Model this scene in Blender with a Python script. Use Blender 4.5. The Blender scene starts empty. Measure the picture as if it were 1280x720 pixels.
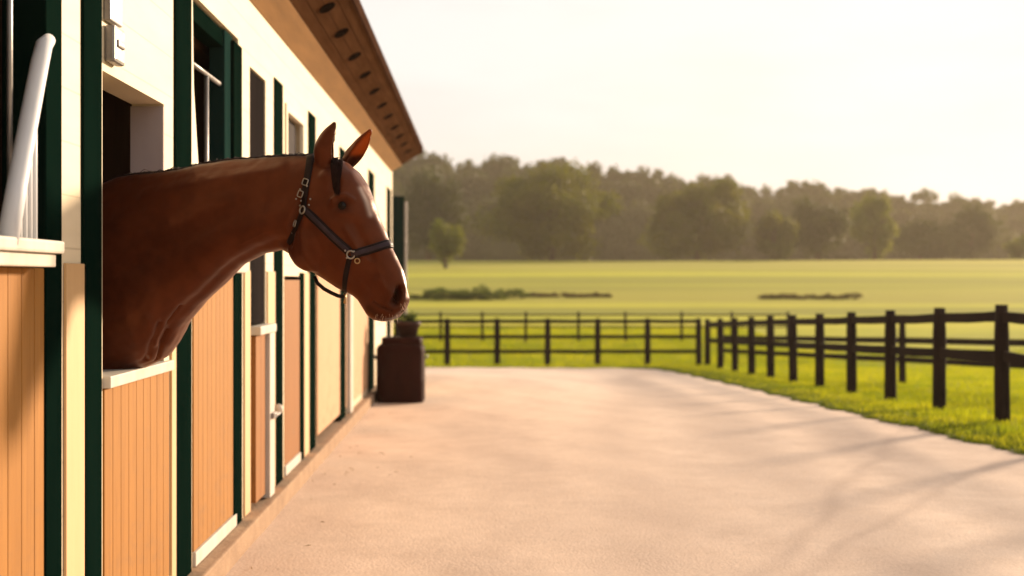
import bpy, bmesh, math, random
import numpy as np
from mathutils import Vector, Matrix, noise as mnoise
from mathutils.bvhtree import BVHTree
R = math.radians
rng = np.random.default_rng(7)
random.seed(7)
scene = bpy.context.scene
COL = scene.collection

# ------------------------------------------------------------------ camera
CAM_Z = 1.6
F = 1700.0           # focal length in photo pixels (1280 wide)
CX, CY = 601.0, 350.0
cam = bpy.data.cameras.new('camera')
camo = bpy.data.objects.new('camera', cam)
COL.objects.link(camo)
camo.location = (0, 0, CAM_Z)
camo.rotation_euler = (R(90), 0, 0)
cam.sensor_width = 36
cam.lens = 36 * F / 1280
cam.shift_x = (640 - CX) / 1280
cam.shift_y = -(360 - CY) / 1280
cam.clip_start = 0.05
cam.clip_end = 5000
cam.dof.use_dof = True
cam.dof.focus_distance = 5.35
cam.dof.aperture_fstop = 2.2
scene.camera = camo

def ray(px, py):
    return Vector(((px - CX) / F, 1.0, (CY - py) / F))
def at(px, py, Y):
    return Vector(((px - CX) * Y / F, Y, CAM_Z + (CY - py) * Y / F))
WX = -1.48
def wy(px, X=WX):                # depth at which a thing on the wall plane shows at column px
    return F * X / (px - CX)

# ------------------------------------------------------------------ materials
MATS = {}
def new_mat(name):
    m = bpy.data.materials.new(name); m.use_nodes = True
    nt = m.node_tree; nt.nodes.clear()
    out = nt.nodes.new('ShaderNodeOutputMaterial')
    b = nt.nodes.new('ShaderNodeBsdfPrincipled')
    nt.links.new(b.outputs[0], out.inputs['Surface'])
    MATS[name] = m
    return m, nt, b, out
def N(nt, t, **kw):
    n = nt.nodes.new(t)
    for k, v in kw.items():
        if hasattr(n, k): setattr(n, k, v)
        else: n.inputs[k].default_value = v
    return n
def mapping(nt, scale=(1, 1, 1)):
    tc = N(nt, 'ShaderNodeTexCoord'); mp = N(nt, 'ShaderNodeMapping')
    mp.inputs['Scale'].default_value = scale
    nt.links.new(tc.outputs['Object'], mp.inputs['Vector'])
    return mp.outputs['Vector']
def noise_tex(nt, vec, scale, detail=4, rough=0.55):
    n = N(nt, 'ShaderNodeTexNoise'); n.inputs['Scale'].default_value = scale
    n.inputs['Detail'].default_value = detail; n.inputs['Roughness'].default_value = rough
    nt.links.new(vec, n.inputs['Vector'])
    return n.outputs['Fac']
def ramp(nt, fac, stops):
    r = N(nt, 'ShaderNodeValToRGB')
    cr = r.color_ramp
    while len(cr.elements) < len(stops): cr.elements.new(0.5)
    for e, (p, c) in zip(cr.elements, stops):
        e.position = p; e.color = tuple(c) + (1,) if len(c) == 3 else c
    nt.links.new(fac, r.inputs[0])
    return r.outputs[0]
def mixc(nt, fac, a, b, mode='MIX'):
    m = N(nt, 'ShaderNodeMix'); m.data_type = 'RGBA'; m.blend_type = mode
    def put(s, v):
        if hasattr(v, 'is_output') or isinstance(v, bpy.types.NodeSocket): nt.links.new(v, s)
        else: s.default_value = v if isinstance(v, (int, float)) else (tuple(v) + (1,))[:4]
    put(m.inputs[0], fac); put(m.inputs[6], a); put(m.inputs[7], b)
    return m.outputs[2]
def math_n(nt, op, a, b=None, c=None):
    m = N(nt, 'ShaderNodeMath', operation=op)
    for i, v in enumerate((a, b, c)):
        if v is None: continue
        if isinstance(v, bpy.types.NodeSocket): nt.links.new(v, m.inputs[i])
        else: m.inputs[i].default_value = v
    return m.outputs[0]
def bump(nt, b, height, strength=0.3, dist=0.01):
    n = N(nt, 'ShaderNodeBump'); n.inputs['Strength'].default_value = strength
    n.inputs['Distance'].default_value = dist
    nt.links.new(height, n.inputs['Height']); nt.links.new(n.outputs[0], b.inputs['Normal'])
    return n

def simple(name, ca, cb, rough=0.6, scale=6, stretch=(1, 1, 1), bstr=0.2, bdist=0.004, bscale=40, spec=0.14, metal=0, rvar=0.12):
    m, nt, b, out = new_mat(name)
    v = mapping(nt, stretch)
    f = noise_tex(nt, v, scale, 5)
    c = ramp(nt, f, [(0.3, ca), (0.7, cb)])
    nt.links.new(c, b.inputs['Base Color'])
    f2 = noise_tex(nt, v, bscale, 3)
    rr = math_n(nt, 'MULTIPLY_ADD', f, rvar * 2, rough - rvar)
    nt.links.new(rr, b.inputs['Roughness'])
    b.inputs['Specular IOR Level'].default_value = spec
    b.inputs['Metallic'].default_value = metal
    bump(nt, b, f2, bstr, bdist)
    return m

simple('green_paint', (0.0016, 0.0062, 0.0045), (0.003, 0.0105, 0.0075), 0.75, 4, (1, 1, 0.15), 0.25, 0.003, 30, spec=0.0)
simple('green_leaf', (0.008, 0.024, 0.022), (0.014, 0.036, 0.032), 0.6, 4, (1, 1, 0.15), 0.25, 0.003, 30, spec=0.0)
simple('opening_shade', (0.014, 0.012, 0.012), (0.022, 0.018, 0.018), 0.7, 4, (1, 1, 0.15), 0.25, 0.003, 30, spec=0.0)
simple('white_paint', (0.50, 0.46, 0.40), (0.62, 0.58, 0.51), 0.5, 8, (1, 1, 0.3), 0.2, 0.003, 50)
simple('white_metal', (0.62, 0.64, 0.68), (0.72, 0.74, 0.78), 0.3, 8, (1, 1, 0.3), 0.05, 0.001, 50)
simple('cream_frame', (0.72, 0.64, 0.50), (0.80, 0.72, 0.58), 0.6, 5, (1, 1, 0.2), 0.3, 0.004, 40)
simple('concrete', (0.26, 0.17, 0.11), (0.38, 0.26, 0.17), 0.85, 5, (1, 1, 1), 0.5, 0.01, 35)
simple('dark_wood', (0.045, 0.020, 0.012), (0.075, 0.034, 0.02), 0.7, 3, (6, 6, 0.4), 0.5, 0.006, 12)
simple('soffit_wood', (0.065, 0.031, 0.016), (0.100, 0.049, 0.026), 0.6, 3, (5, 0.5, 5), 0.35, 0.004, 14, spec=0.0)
simple('soffit_lit_wood', (0.26, 0.150, 0.070), (0.36, 0.21, 0.10), 0.6, 3, (5, 0.5, 5), 0.35, 0.004, 14)
simple('roof_metal', (0.035, 0.018, 0.012), (0.06, 0.03, 0.02), 0.7, 3, (1, 1, 1), 0.1, 0.002, 20, spec=0.0)
simple('dull_grey', (0.075, 0.07, 0.07), (0.11, 0.10, 0.10), 0.8, spec=0.0)
simple('void_dark', (0.006, 0.004, 0.003), (0.010, 0.006, 0.005), 0.9, spec=0.0)
simple('grey_metal', (0.25, 0.24, 0.24), (0.36, 0.34, 0.33), 0.4, 10, metal=0.6)
simple('reveal_grey', (0.36, 0.30, 0.30), (0.44, 0.37, 0.36), 0.7, 5, (1, 1, 0.3))
simple('fence_wood', (0.007, 0.0038, 0.004), (0.017, 0.009, 0.008), 0.85, 6, (1, 1, 0.3), 0.5, 0.006, 25, spec=0.03)
simple('barrel', (0.017, 0.0042, 0.0035), (0.028, 0.007, 0.005), 0.65, 6, (1, 1, 0.3), 0.3, 0.004, 30, spec=0.04)
simple('pot_clay', (0.03, 0.014, 0.012), (0.05, 0.022, 0.018), 0.6, 9)
simple('soil', (0.03, 0.02, 0.012), (0.06, 0.04, 0.025), 0.95, 30, bstr=0.8, bdist=0.02)
simple('leather', (0.006, 0.003, 0.004), (0.014, 0.007, 0.007), 0.5, 25, bstr=0.25, bdist=0.001, bscale=300, spec=0.12)
simple('leather_pad', (0.022, 0.014, 0.020), (0.04, 0.026, 0.034), 0.45, 25, bstr=0.25, bdist=0.001, bscale=300)
simple('brass', (0.36, 0.24, 0.12), (0.48, 0.34, 0.18), 0.35, 20, metal=1.0, rvar=0.05)
simple('nickel', (0.30, 0.28, 0.26), (0.42, 0.39, 0.36), 0.35, 20, metal=1.0, rvar=0.05)
simple('bark', (0.06, 0.04, 0.025), (0.11, 0.075, 0.05), 0.9, 4, (4, 4, 0.5), 0.8, 0.03, 12)
simple('hoof', (0.03, 0.02, 0.016), (0.06, 0.04, 0.03), 0.5, 12)
simple('straw', (0.28, 0.18, 0.07), (0.42, 0.29, 0.12), 0.9, 20, bstr=0.9, bdist=0.03)

def door_wood(name, ca, cb):
    m, nt, b, out = new_mat(name)
    v = mapping(nt, (1, 6, 0.35))
    f = noise_tex(nt, v, 3.0, 6, 0.6)
    v2 = mapping(nt, (1, 0.5, 0.5))
    g = noise_tex(nt, v2, 1.1, 2)
    c = ramp(nt, f, [(0.25, ca), (0.75, cb)])
    c = mixc(nt, math_n(nt, 'MULTIPLY', g, 0.35), c, [x * 0.75 for x in ca])
    # fine dark grain, hoof scuffs and yard dust toward the bottom
    gr_ = noise_tex(nt, mapping(nt, (1, 14, 0.5)), 9, 5, 0.7)
    c = mixc(nt, ramp(nt, gr_, [(0.52, (0, 0, 0)), (0.72, (0.45, 0.45, 0.45))]), c, [x * 0.45 for x in ca])
    sp = N(nt, 'ShaderNodeSeparateXYZ'); tc = N(nt, 'ShaderNodeTexCoord'); nt.links.new(tc.outputs['Object'], sp.inputs[0])
    zw = N(nt, 'ShaderNodeMapRange'); zw.inputs[1].default_value = 0.15; zw.inputs[2].default_value = 1.0; zw.inputs[3].default_value = 1.0; zw.inputs[4].default_value = 0.15
    nt.links.new(sp.outputs['Z'], zw.inputs[0])
    sc = noise_tex(nt, mapping(nt, (2, 2, 5)), 2.2, 6, 0.75)
    c = mixc(nt, math_n(nt, 'MULTIPLY', ramp(nt, sc, [(0.50, (0, 0, 0)), (0.70, (0.6, 0.6, 0.6))]), zw.outputs[0]), c, (0.20, 0.11, 0.05))
    nt.links.new(c, b.inputs['Base Color'])
    b.inputs['Roughness'].default_value = 0.6
    b.inputs['Specular IOR Level'].default_value = 0.15
    bump(nt, b, noise_tex(nt, v, 14, 4), 0.25, 0.003)
door_wood('door_tan', (0.30, 0.132, 0.028), (0.39, 0.178, 0.040))
door_wood('door_rust', (0.25, 0.098, 0.026), (0.32, 0.134, 0.037))
door_wood('door_pale', (0.52, 0.30, 0.17), (0.60, 0.36, 0.21))

def wall_mat():
    m, nt, b, out = new_mat('cream_wall')
    tc = N(nt, 'ShaderNodeTexCoord'); sp = N(nt, 'ShaderNodeSeparateXYZ')
    nt.links.new(tc.outputs['Object'], sp.inputs[0])
    v = mapping(nt, (1, 0.6, 4))
    f = noise_tex(nt, v, 2.5, 6, 0.6)
    c = ramp(nt, f, [(0.2, (0.66, 0.55, 0.38)), (0.8, (0.76, 0.65, 0.47))])
    # shiplap joints: a shallow real groove every 19 cm
    fr = math_n(nt, 'FRACT', math_n(nt, 'MULTIPLY', sp.outputs['Z'], 1 / 0.19))
    groove = math_n(nt, 'LESS_THAN', fr, 0.035)
    c = mixc(nt, math_n(nt, 'MULTIPLY', groove, 0.30), c, (0.30, 0.22, 0.13))
    # dust splashed up from the yard onto the bottom of the wall
    nz = noise_tex(nt, mapping(nt, (1, 1, 1)), 4, 4)
    h = math_n(nt, 'ADD', sp.outputs['Z'], math_n(nt, 'MULTIPLY', nz, 0.25))
    d = N(nt, 'ShaderNodeMapRange'); d.inputs[1].default_value = 0.2; d.inputs[2].default_value = 0.75
    d.inputs[3].default_value = 0.5; d.inputs[4].default_value = 0.0
    nt.links.new(h, d.inputs[0])
    c = mixc(nt, d.outputs[0], c, (0.42, 0.26, 0.14))
    nt.links.new(c, b.inputs['Base Color'])
    b.inputs['Roughness'].default_value = 0.6
    b.inputs['Specular IOR Level'].default_value = 0.3
    hh = math_n(nt, 'SUBTRACT', math_n(nt, 'MULTIPLY', f, 0.25), groove)
    bump(nt, b, hh, 0.5, 0.006)
wall_mat()
def lower_wall():
    m, nt, b, out = new_mat('warm_wall')
    f = noise_tex(nt, mapping(nt, (3, 3, 0.4)), 2.5, 6, 0.6)
    c = ramp(nt, f, [(0.2, (0.52, 0.32, 0.15)), (0.8, (0.62, 0.40, 0.20))])
    nt.links.new(c, b.inputs['Base Color'])
    b.inputs['Roughness'].default_value = 0.55
    bump(nt, b, f, 0.2, 0.004)
lower_wall()

def gravel_mat():
    m, nt, b, out = new_mat('gravel')
    v = mapping(nt)
    big = noise_tex(nt, mapping(nt, (0.5, 0.12, 1)), 1.0, 4, 0.6)
    mid = noise_tex(nt, v, 3.2, 6, 0.65)
    fine = noise_tex(nt, v, 70, 4, 0.7)
    vor = N(nt, 'ShaderNodeTexVoronoi'); vor.inputs['Scale'].default_value = 55
    nt.links.new(v, vor.inputs['Vector'])
    c = ramp(nt, mid, [(0.25, (0.57, 0.43, 0.33)), (0.75, (0.68, 0.53, 0.42))])
    c = mixc(nt, ramp(nt, big, [(0.45, (0, 0, 0)), (0.62, (0.35, 0.35, 0.35))]), c, (0.34, 0.25, 0.205))
    sto = ramp(nt, vor.outputs['Color'], [(0.1, (0.75, 0.75, 0.75)), (0.9, (1.15, 1.13, 1.1))])
    c = mixc(nt, 0.32, c, mixc(nt, 1.0, c, sto, 'MULTIPLY'))
    c = mixc(nt, ramp(nt, fine, [(0.55, (0, 0, 0)), (0.8, (0.22, 0.22, 0.22))]), c, (0.30, 0.22, 0.17))
    # worn wheel tracks and painted fence shadows: curved bands swinging from the far gate toward the right front
    sp = N(nt, 'ShaderNodeSeparateXYZ'); tc = N(nt, 'ShaderNodeTexCoord')
    nt.links.new(tc.outputs['Object'], sp.inputs[0])
    wob = math_n(nt, 'MULTIPLY', noise_tex(nt, mapping(nt, (0.4, 0.4, 1)), 1.0, 3), 0.8)
    def band(path, width, amt, c):
        # path: x = a + b*y + d*y*y
        a_, b_, d_ = path
        y = sp.outputs['Y']
        xx = math_n(nt, 'ADD', math_n(nt, 'MULTIPLY_ADD', math_n(nt, 'MULTIPLY', y, y), d_, a_), math_n(nt, 'MULTIPLY', y, b_))
        dd = math_n(nt, 'ABSOLUTE', math_n(nt, 'SUBTRACT', math_n(nt, 'ADD', sp.outputs['X'], wob), xx))
        mr = N(nt, 'ShaderNodeMapRange'); mr.interpolation_type = 'SMOOTHSTEP'
        mr.inputs[1].default_value = 0; mr.inputs[2].default_value = width
        mr.inputs[3].default_value = amt; mr.inputs[4].default_value = 0
        nt.links.new(dd, mr.inputs[0])
        return mixc(nt, math_n(nt, 'MULTIPLY', mr.outputs[0], mid), c, (0.27, 0.19, 0.155))
    c = band((1.15, 0.02, 0.0022), 0.55, 0.30, c)
    c = band((2.75, 0.0, 0.0012), 0.5, 0.28, c)
    c = band((-1.2, 0.42, 0.0), 0.14, 0.5, c)
    c = band((-2.5, 0.62, 0.0), 0.12, 0.45, c)
    nt.links.new(c, b.inputs['Base Color'])
    b.inputs['Roughness'].default_value = 0.9
    b.inputs['Specular IOR Level'].default_value = 0.2
    hh = math_n(nt, 'ADD', math_n(nt, 'MULTIPLY', vor.outputs['Distance'], -0.6), math_n(nt, 'MULTIPLY', mid, 1.2))
    bump(nt, b, hh, 0.4, 0.008)
gravel_mat()

def ground_mat():
    m, nt, b, out = new_mat('meadow')
    v = mapping(nt)
    f = noise_tex(nt, v, 0.6, 6, 0.65); g = noise_tex(nt, mapping(nt, (0.15, 1.2, 1)), 0.12, 4)
    c = ramp(nt, f, [(0.3, (0.19, 0.24, 0.014)), (0.7, (0.31, 0.33, 0.022))])
    c = mixc(nt, ramp(nt, g, [(0.4, (0, 0, 0)), (0.65, (0.6, 0.6, 0.6))]), c, (0.50, 0.44, 0.04))
    patch = noise_tex(nt, v, 0.22, 5, 0.7)
    c = mixc(nt, ramp(nt, patch, [(0.5, (0, 0, 0)), (0.7, (0.5, 0.5, 0.5))]), c, (0.13, 0.19, 0.02))
    # dry stubble before the wood
    sp = N(nt, 'ShaderNodeSeparateXYZ'); tc = N(nt, 'ShaderNodeTexCoord')
    nt.links.new(tc.outputs['Object'], sp.inputs[0])
    mr = N(nt, 'ShaderNodeMapRange'); mr.inputs[1].default_value = 112; mr.inputs[2].default_value = 124
    nt.links.new(sp.outputs['Y'], mr.inputs[0])
    c = mixc(nt, math_n(nt, 'MULTIPLY', mr.outputs[0], 0.75), c, (0.24, 0.19, 0.09))
    mr2 = N(nt, 'ShaderNodeMapRange'); mr2.inputs[1].default_value = 38; mr2.inputs[2].default_value = 62
    nt.links.new(sp.outputs['Y'], mr2.inputs[0])
    c = mixc(nt, math_n(nt, 'MULTIPLY', mr2.outputs[0], 0.5), c, (0.60, 0.54, 0.05))
    # rank, browner grass on the strip where the scrub grows
    yw = math_n(nt, 'ADD', sp.outputs['Y'], math_n(nt, 'MULTIPLY', noise_tex(nt, mapping(nt, (0.03, 0.1, 1)), 1.0, 4), 14))
    st_ = ramp(nt, math_n(nt, 'MULTIPLY', math_n(nt, 'SUBTRACT', yw, 60), 1 / 60), [(0.20, (0, 0, 0)), (0.32, (0.7, 0.7, 0.7)), (0.50, (0.55, 0.55, 0.55)), (0.66, (0, 0, 0))])
    c = mixc(nt, st_, c, (0.27, 0.24, 0.05))
    band_n = noise_tex(nt, mapping(nt, (0.006, 0.10, 1)), 1.0, 3, 0.5)
    c = mixc(nt, ramp(nt, band_n, [(0.42, (0, 0, 0)), (0.58, (0.8, 0.8, 0.8))]), c, (0.22, 0.22, 0.035))
    nt.links.new(c, b.inputs['Base Color'])
    b.inputs['Roughness'].default_value = 0.9
    b.inputs['Specular IOR Level'].default_value = 0.1
    bump(nt, b, noise_tex(nt, v, 14, 5, 0.7), 0.9, 0.08)
ground_mat()

def foliage(name, ca, cb, trans=0.45, scale=0.35):
    m, nt, b, out = new_mat(name)
    f = noise_tex(nt, mapping(nt), scale, 4, 0.6)
    c = ramp(nt, f, [(0.3, ca), (0.7, cb)])
    nt.links.new(c, b.inputs['Base Color'])
    b.inputs['Roughness'].default_value = 0.6
    b.inputs['Specular IOR Level'].default_value = 0.15
    t = N(nt, 'ShaderNodeBsdfTranslucent')
    nt.links.new(mixc(nt, 1.0, c, (1.5, 1.4, 0.5), 'MULTIPLY'), t.inputs['Color'])
    mx = N(nt, 'ShaderNodeMixShader'); mx.inputs[0].default_value = trans
    nt.links.new(b.outputs[0], mx.inputs[1]); nt.links.new(t.outputs[0], mx.inputs[2])
    nt.links.new(mx.outputs[0], out.inputs['Surface'])
foliage('blades', (0.17, 0.23, 0.012), (0.36, 0.36, 0.022), 0.5, 0.8)
foliage('blades_verge', (0.06, 0.10, 0.012), (0.15, 0.17, 0.02), 0.35, 1.2)
foliage('leaf_wood', (0.026, 0.038, 0.008), (0.056, 0.066, 0.014), 0.3, 0.15)
foliage('leaf_tree', (0.065, 0.085, 0.010), (0.13, 0.125, 0.020), 0.35, 0.3)
foliage('leaf_young', (0.085, 0.115, 0.015), (0.15, 0.155, 0.03), 0.4, 0.6)
foliage('leaf_bush', (0.06, 0.09, 0.02), (0.11, 0.13, 0.03), 0.4, 1.0)
foliage('leaf_dry', (0.10, 0.075, 0.035), (0.16, 0.12, 0.05), 0.3, 1.0)
foliage('leaf_pot', (0.03, 0.06, 0.02), (0.07, 0.10, 0.03), 0.35, 8.0)

def coat_mat():
    m, nt, b, out = new_mat('chestnut_coat')
    v = mapping(nt)
    f = noise_tex(nt, v, 5, 5, 0.6)
    fine = noise_tex(nt, mapping(nt, (1, 1, 1)), 160, 3, 0.6)
    c = ramp(nt, f, [(0.25, (0.043, 0.0092, 0.0043)), (0.75, (0.078, 0.0175, 0.0068))])
    c = mixc(nt, math_n(nt, 'MULTIPLY', fine, 0.35), c, (0.03, 0.007, 0.004))
    dap = noise_tex(nt, v, 16, 3, 0.5)
    c = mixc(nt, ramp(nt, dap, [(0.42, (0, 0, 0)), (0.62, (0.22, 0.22, 0.22))]), c, (0.12, 0.031, 0.012))
    at_ = N(nt, 'ShaderNodeAttribute'); at_.attribute_name = 'dark'
    c = mixc(nt, at_.outputs['Fac'], c, (0.010, 0.006, 0.005))
    st = N(nt, 'ShaderNodeAttribute'); st.attribute_name = 'star_highlight'
    c = mixc(nt, st.outputs['Fac'], c, (0.62, 0.52, 0.45))  # sun highlight on the forehead painted over a slight pale marking
    nt.links.new(c, b.inputs['Base Color'])
    b.inputs['Roughness'].default_value = 0.36
    nt.links.new(math_n(nt, 'MULTIPLY_ADD', at_.outputs['Fac'], -0.42, 0.42), b.inputs['Specular IOR Level'])
    b.inputs['Specular Tint'].default_value = (1.0, 0.42, 0.22, 1)
    nt.links.new(math_n(nt, 'MULTIPLY_ADD', at_.outputs['Fac'], -0.06, 0.06), b.inputs['Sheen Weight'])
    b.inputs['Sheen Roughness'].default_value = 0.4
    b.inputs['Sheen Tint'].default_value = (1.0, 0.55, 0.35, 1)
    hair = noise_tex(nt, mapping(nt, (60, 60, 260)), 1.0, 3, 0.6)
    bump(nt, b, hair, 0.35, 0.0012)
    ea = N(nt, 'ShaderNodeAttribute'); ea.attribute_name = 'ear'
    tr = N(nt, 'ShaderNodeBsdfTranslucent'); tr.inputs['Color'].default_value = (0.85, 0.34, 0.12, 1)
    mx = N(nt, 'ShaderNodeMixShader')
    nt.links.new(ea.outputs['Fac'], mx.inputs[0]); nt.links.new(b.outputs[0], mx.inputs[1]); nt.links.new(tr.outputs[0], mx.inputs[2])
    nt.links.new(mx.outputs[0], out.inputs['Surface'])
coat_mat()
def hair_mat():
    m, nt, b, out = new_mat('mane_hair')
    f = noise_tex(nt, mapping(nt, (20, 20, 3)), 1.5, 3)
    c = ramp(nt, f, [(0.3, (0.008, 0.004, 0.003)), (0.7, (0.022, 0.008, 0.006))])
    nt.links.new(c, b.inputs['Base Color']); b.inputs['Roughness'].default_value = 0.75; b.inputs['Specular IOR Level'].default_value = 0.08
    m, nt, b, out = new_mat('whisker_hair')
    b.inputs['Base Color'].default_value = (0.5, 0.3, 0.18, 1)
hair_mat()
def eye_mat():
    m, nt, b, out = new_mat('eye_dark')
    b.inputs['Base Color'].default_value = (0.006, 0.003, 0.002, 1)
    b.inputs['Roughness'].default_value = 0.04
    b.inputs['Specular IOR Level'].default_value = 0.16
eye_mat()

# ------------------------------------------------------------------ builders
def link_mesh(name, bm, mat, parent=None, smooth=False):
    me = bpy.data.meshes.new(name)
    bm.normal_update()
    bm.to_mesh(me); bm.free()
    return link_me(name, me, mat, parent, smooth)
def link_me(name, me, mat, parent=None, smooth=False):
    o = bpy.data.objects.new(name, me)
    me.materials.append(MATS[mat])
    if smooth:
        me.polygons.foreach_set('use_smooth', [True] * len(me.polygons))
    COL.objects.link(o)
    if parent:
        o.parent = parent
        o.location = [-a for a in parent_loc(parent)]     # geometry is written in world coordinates
    return o
def parent_loc(p):
    v = Vector((0, 0, 0))
    while p is not None:
        v += p.location; p = p.parent
    return v
def thing(name, label, cat, loc=(0, 0, 0), group=None):
    o = bpy.data.objects.new(name, None); COL.objects.link(o)
    o.location = loc; o.empty_display_size = 0.2
    o['label'] = label; o['category'] = cat
    if group: o['group'] = group
    return o
def tag(o, label, cat, group=None):
    o['label'] = label; o['category'] = cat
    if group: o['group'] = group
    return o

def box(bm, x0, x1, y0, y1, z0, z1, bev=0.0):
    r = bmesh.ops.create_cube(bm, size=1.0)
    vs = r['verts']
    for v in vs:
        v.co = Vector(((x0 + x1) / 2 + v.co.x * (x1 - x0), (y0 + y1) / 2 + v.co.y * (y1 - y0), (z0 + z1) / 2 + v.co.z * (z1 - z0)))
    if bev > 0:
        es = list({e for v in vs for e in v.link_edges})
        bmesh.ops.bevel(bm, geom=es, offset=bev, segments=2, affect='EDGES', profile=0.6)
def bx(name, mat, parent, *args, bev=0.006):
    bm = bmesh.new(); box(bm, *args, bev=bev)
    return link_mesh(name, bm, mat, parent)
def tube(bm, pts, r, seg=10, cap=True):
    pts = [Vector(p) for p in pts]
    n = len(pts)
    rr = r if hasattr(r, '__len__') else [r] * n
    rings = []
    up = Vector((0.13, 0.21, 0.97))
    prev = None
    for i, p in enumerate(pts):
        t = (pts[min(i + 1, n - 1)] - pts[max(i - 1, 0)]).normalized()
        if prev is None:
            a = t.cross(up)
            if a.length < 1e-3: a = t.cross(Vector((1, 0, 0)))
        else:
            a = prev - t * prev.dot(t)
        a.normalize(); prev = a
        b = t.cross(a)
        rings.append([bm.verts.new(p + (a * math.cos(k * 2 * math.pi / seg) + b * math.sin(k * 2 * math.pi / seg)) * rr[i]) for k in range(seg)])
    for i in range(n - 1):
        for k in range(seg):
            bm.faces.new((rings[i][k], rings[i][(k + 1) % seg], rings[i + 1][(k + 1) % seg], rings[i + 1][k]))
    if cap:
        bm.faces.new(rings[0][::-1]); bm.faces.new(rings[-1])
def lathe(bm, cx, cy, prof, seg=32, e=2.0):
    rings = []
    def se(v): return math.copysign(abs(v) ** (2 / e), v)
    for r, z in prof:
        rings.append([bm.verts.new((cx + r * se(math.cos(k * 2 * math.pi / seg)), cy + r * se(math.sin(k * 2 * math.pi / seg)), z)) for k in range(seg)])
    for i in range(len(prof) - 1):
        for k in range(seg):
            bm.faces.new((rings[i][k], rings[i][(k + 1) % seg], rings[i + 1][(k + 1) % seg], rings[i + 1][k]))
    bm.faces.new(rings[0][::-1]); bm.faces.new(rings[-1])

def sstep(a, b, x):
    t = np.clip((x - a) / (b - a), 0, 1); return t * t * (3 - 2 * t)
def gz(X, Y):
    """height of the land"""
    X = np.asarray(X, float); Y = np.asarray(Y, float)
    w = sstep(-0.8, 3.0, X)
    a = -0.8 * np.clip((Y - 15.4) / 22.2, 0, 1); b = -0.8 * np.clip((Y - 23) / 14.6, 0, 1)
    near = w * a + (1 - w) * b
    far = np.clip(0.041 * (Y - 37.6), 0, 0.041 * 112.4)
    far = far + np.clip(Y - 149.6, 0, 400) * 0.004
    und = 0.10 * np.sin(X * 0.05 + 1.0) * np.sin(Y * 0.07) * np.clip((Y - 45) / 30, 0, 1)
    return near + far + und
def gzf(x, y): return float(gz(x, y))

# ------------------------------------------------------------------ ground
def grid_mesh(name, X, Y, Z, mat, kind=None):
    ny, nx = X.shape
    co = np.stack([X, Y, Z], -1).reshape(-1, 3)
    idx = np.arange(ny * nx).reshape(ny, nx)
    f = np.stack([idx[:-1, :-1], idx[:-1, 1:], idx[1:, 1:], idx[1:, :-1]], -1).reshape(-1, 4)
    me = bpy.data.meshes.new(name)
    me.from_pydata(co.tolist(), [], f.tolist())
    o = link_me(name, me, mat, None, True)
    if kind: o['kind'] = kind
    return o
xs = np.unique(np.concatenate([np.linspace(-1500, -60, 16), np.linspace(-60, -8, 27), np.linspace(-8, 14, 89), np.linspace(14, 80, 34), np.linspace(80, 1500, 20)]))
ys = np.unique(np.concatenate([np.linspace(-300, -10, 10), np.linspace(-10, 45, 111), np.linspace(45, 200, 80), np.linspace(200, 3000, 24)]))
GX, GY = np.meshgrid(xs, ys)
grid_mesh('ground', GX, GY, gz(GX, GY) - 0.02, 'meadow', 'structure')

def xr(Y):
    """right-hand edge of the gravel yard"""
    base = np.interp(Y, [-12, 0, 6, 10, 12.4, 13.9, 15.3, 19, 24, 31, 33.5, 35, 35.8, 36.25, 36.4],
                     [7.0, 6.3, 5.7, 5.2, 4.95, 4.84, 4.6, 4.66, 4.76, 4.78, 4.74, 4.58, 4.3, 3.8, 3.4])
    wob = 0.05 * np.sin(Y * 3.1) + 0.035 * np.sin(Y * 7.7 + 1) + 0.03 * np.sin(Y * 15.3 + 2)
    return base + wob
yy = np.linspace(-12, 36.4, 420); uu = np.linspace(0, 1, 50)
UU, YY = np.meshgrid(uu, yy)
XL = -1.45
XX = XL + (xr(YY) - XL) * UU
ZZ = gz(XX, YY) + 0.006 * np.sin(XX * 5.1 + YY * 1.3) * np.sin(YY * 2.3) * (UU < 0.98)
yard_parts = [(XX, YY, ZZ)]
yy2 = np.linspace(23.2, 36.4, 60)
UU2, YY2 = np.meshgrid(np.linspace(0, 1, 20), yy2)
XX2 = -9 + (XL + 9) * UU2
co = []; fs = []
base = 0
for X, Y, Z in yard_parts + [(XX2, YY2, gz(XX2, YY2))]:
    ny, nx = X.shape
    co.append(np.stack([X, Y, Z], -1).reshape(-1, 3))
    idx = np.arange(ny * nx).reshape(ny, nx) + base
    fs.append(np.stack([idx[:-1, :-1], idx[:-1, 1:], idx[1:, 1:], idx[1:, :-1]], -1).reshape(-1, 4))
    base += ny * nx
me = bpy.data.meshes.new('gravel_yard')
me.from_pydata(np.concatenate(co).tolist(), [], np.concatenate(fs).tolist())
o = link_me('gravel_yard', me, 'gravel', None, True); o['kind'] = 'structure'

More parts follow.
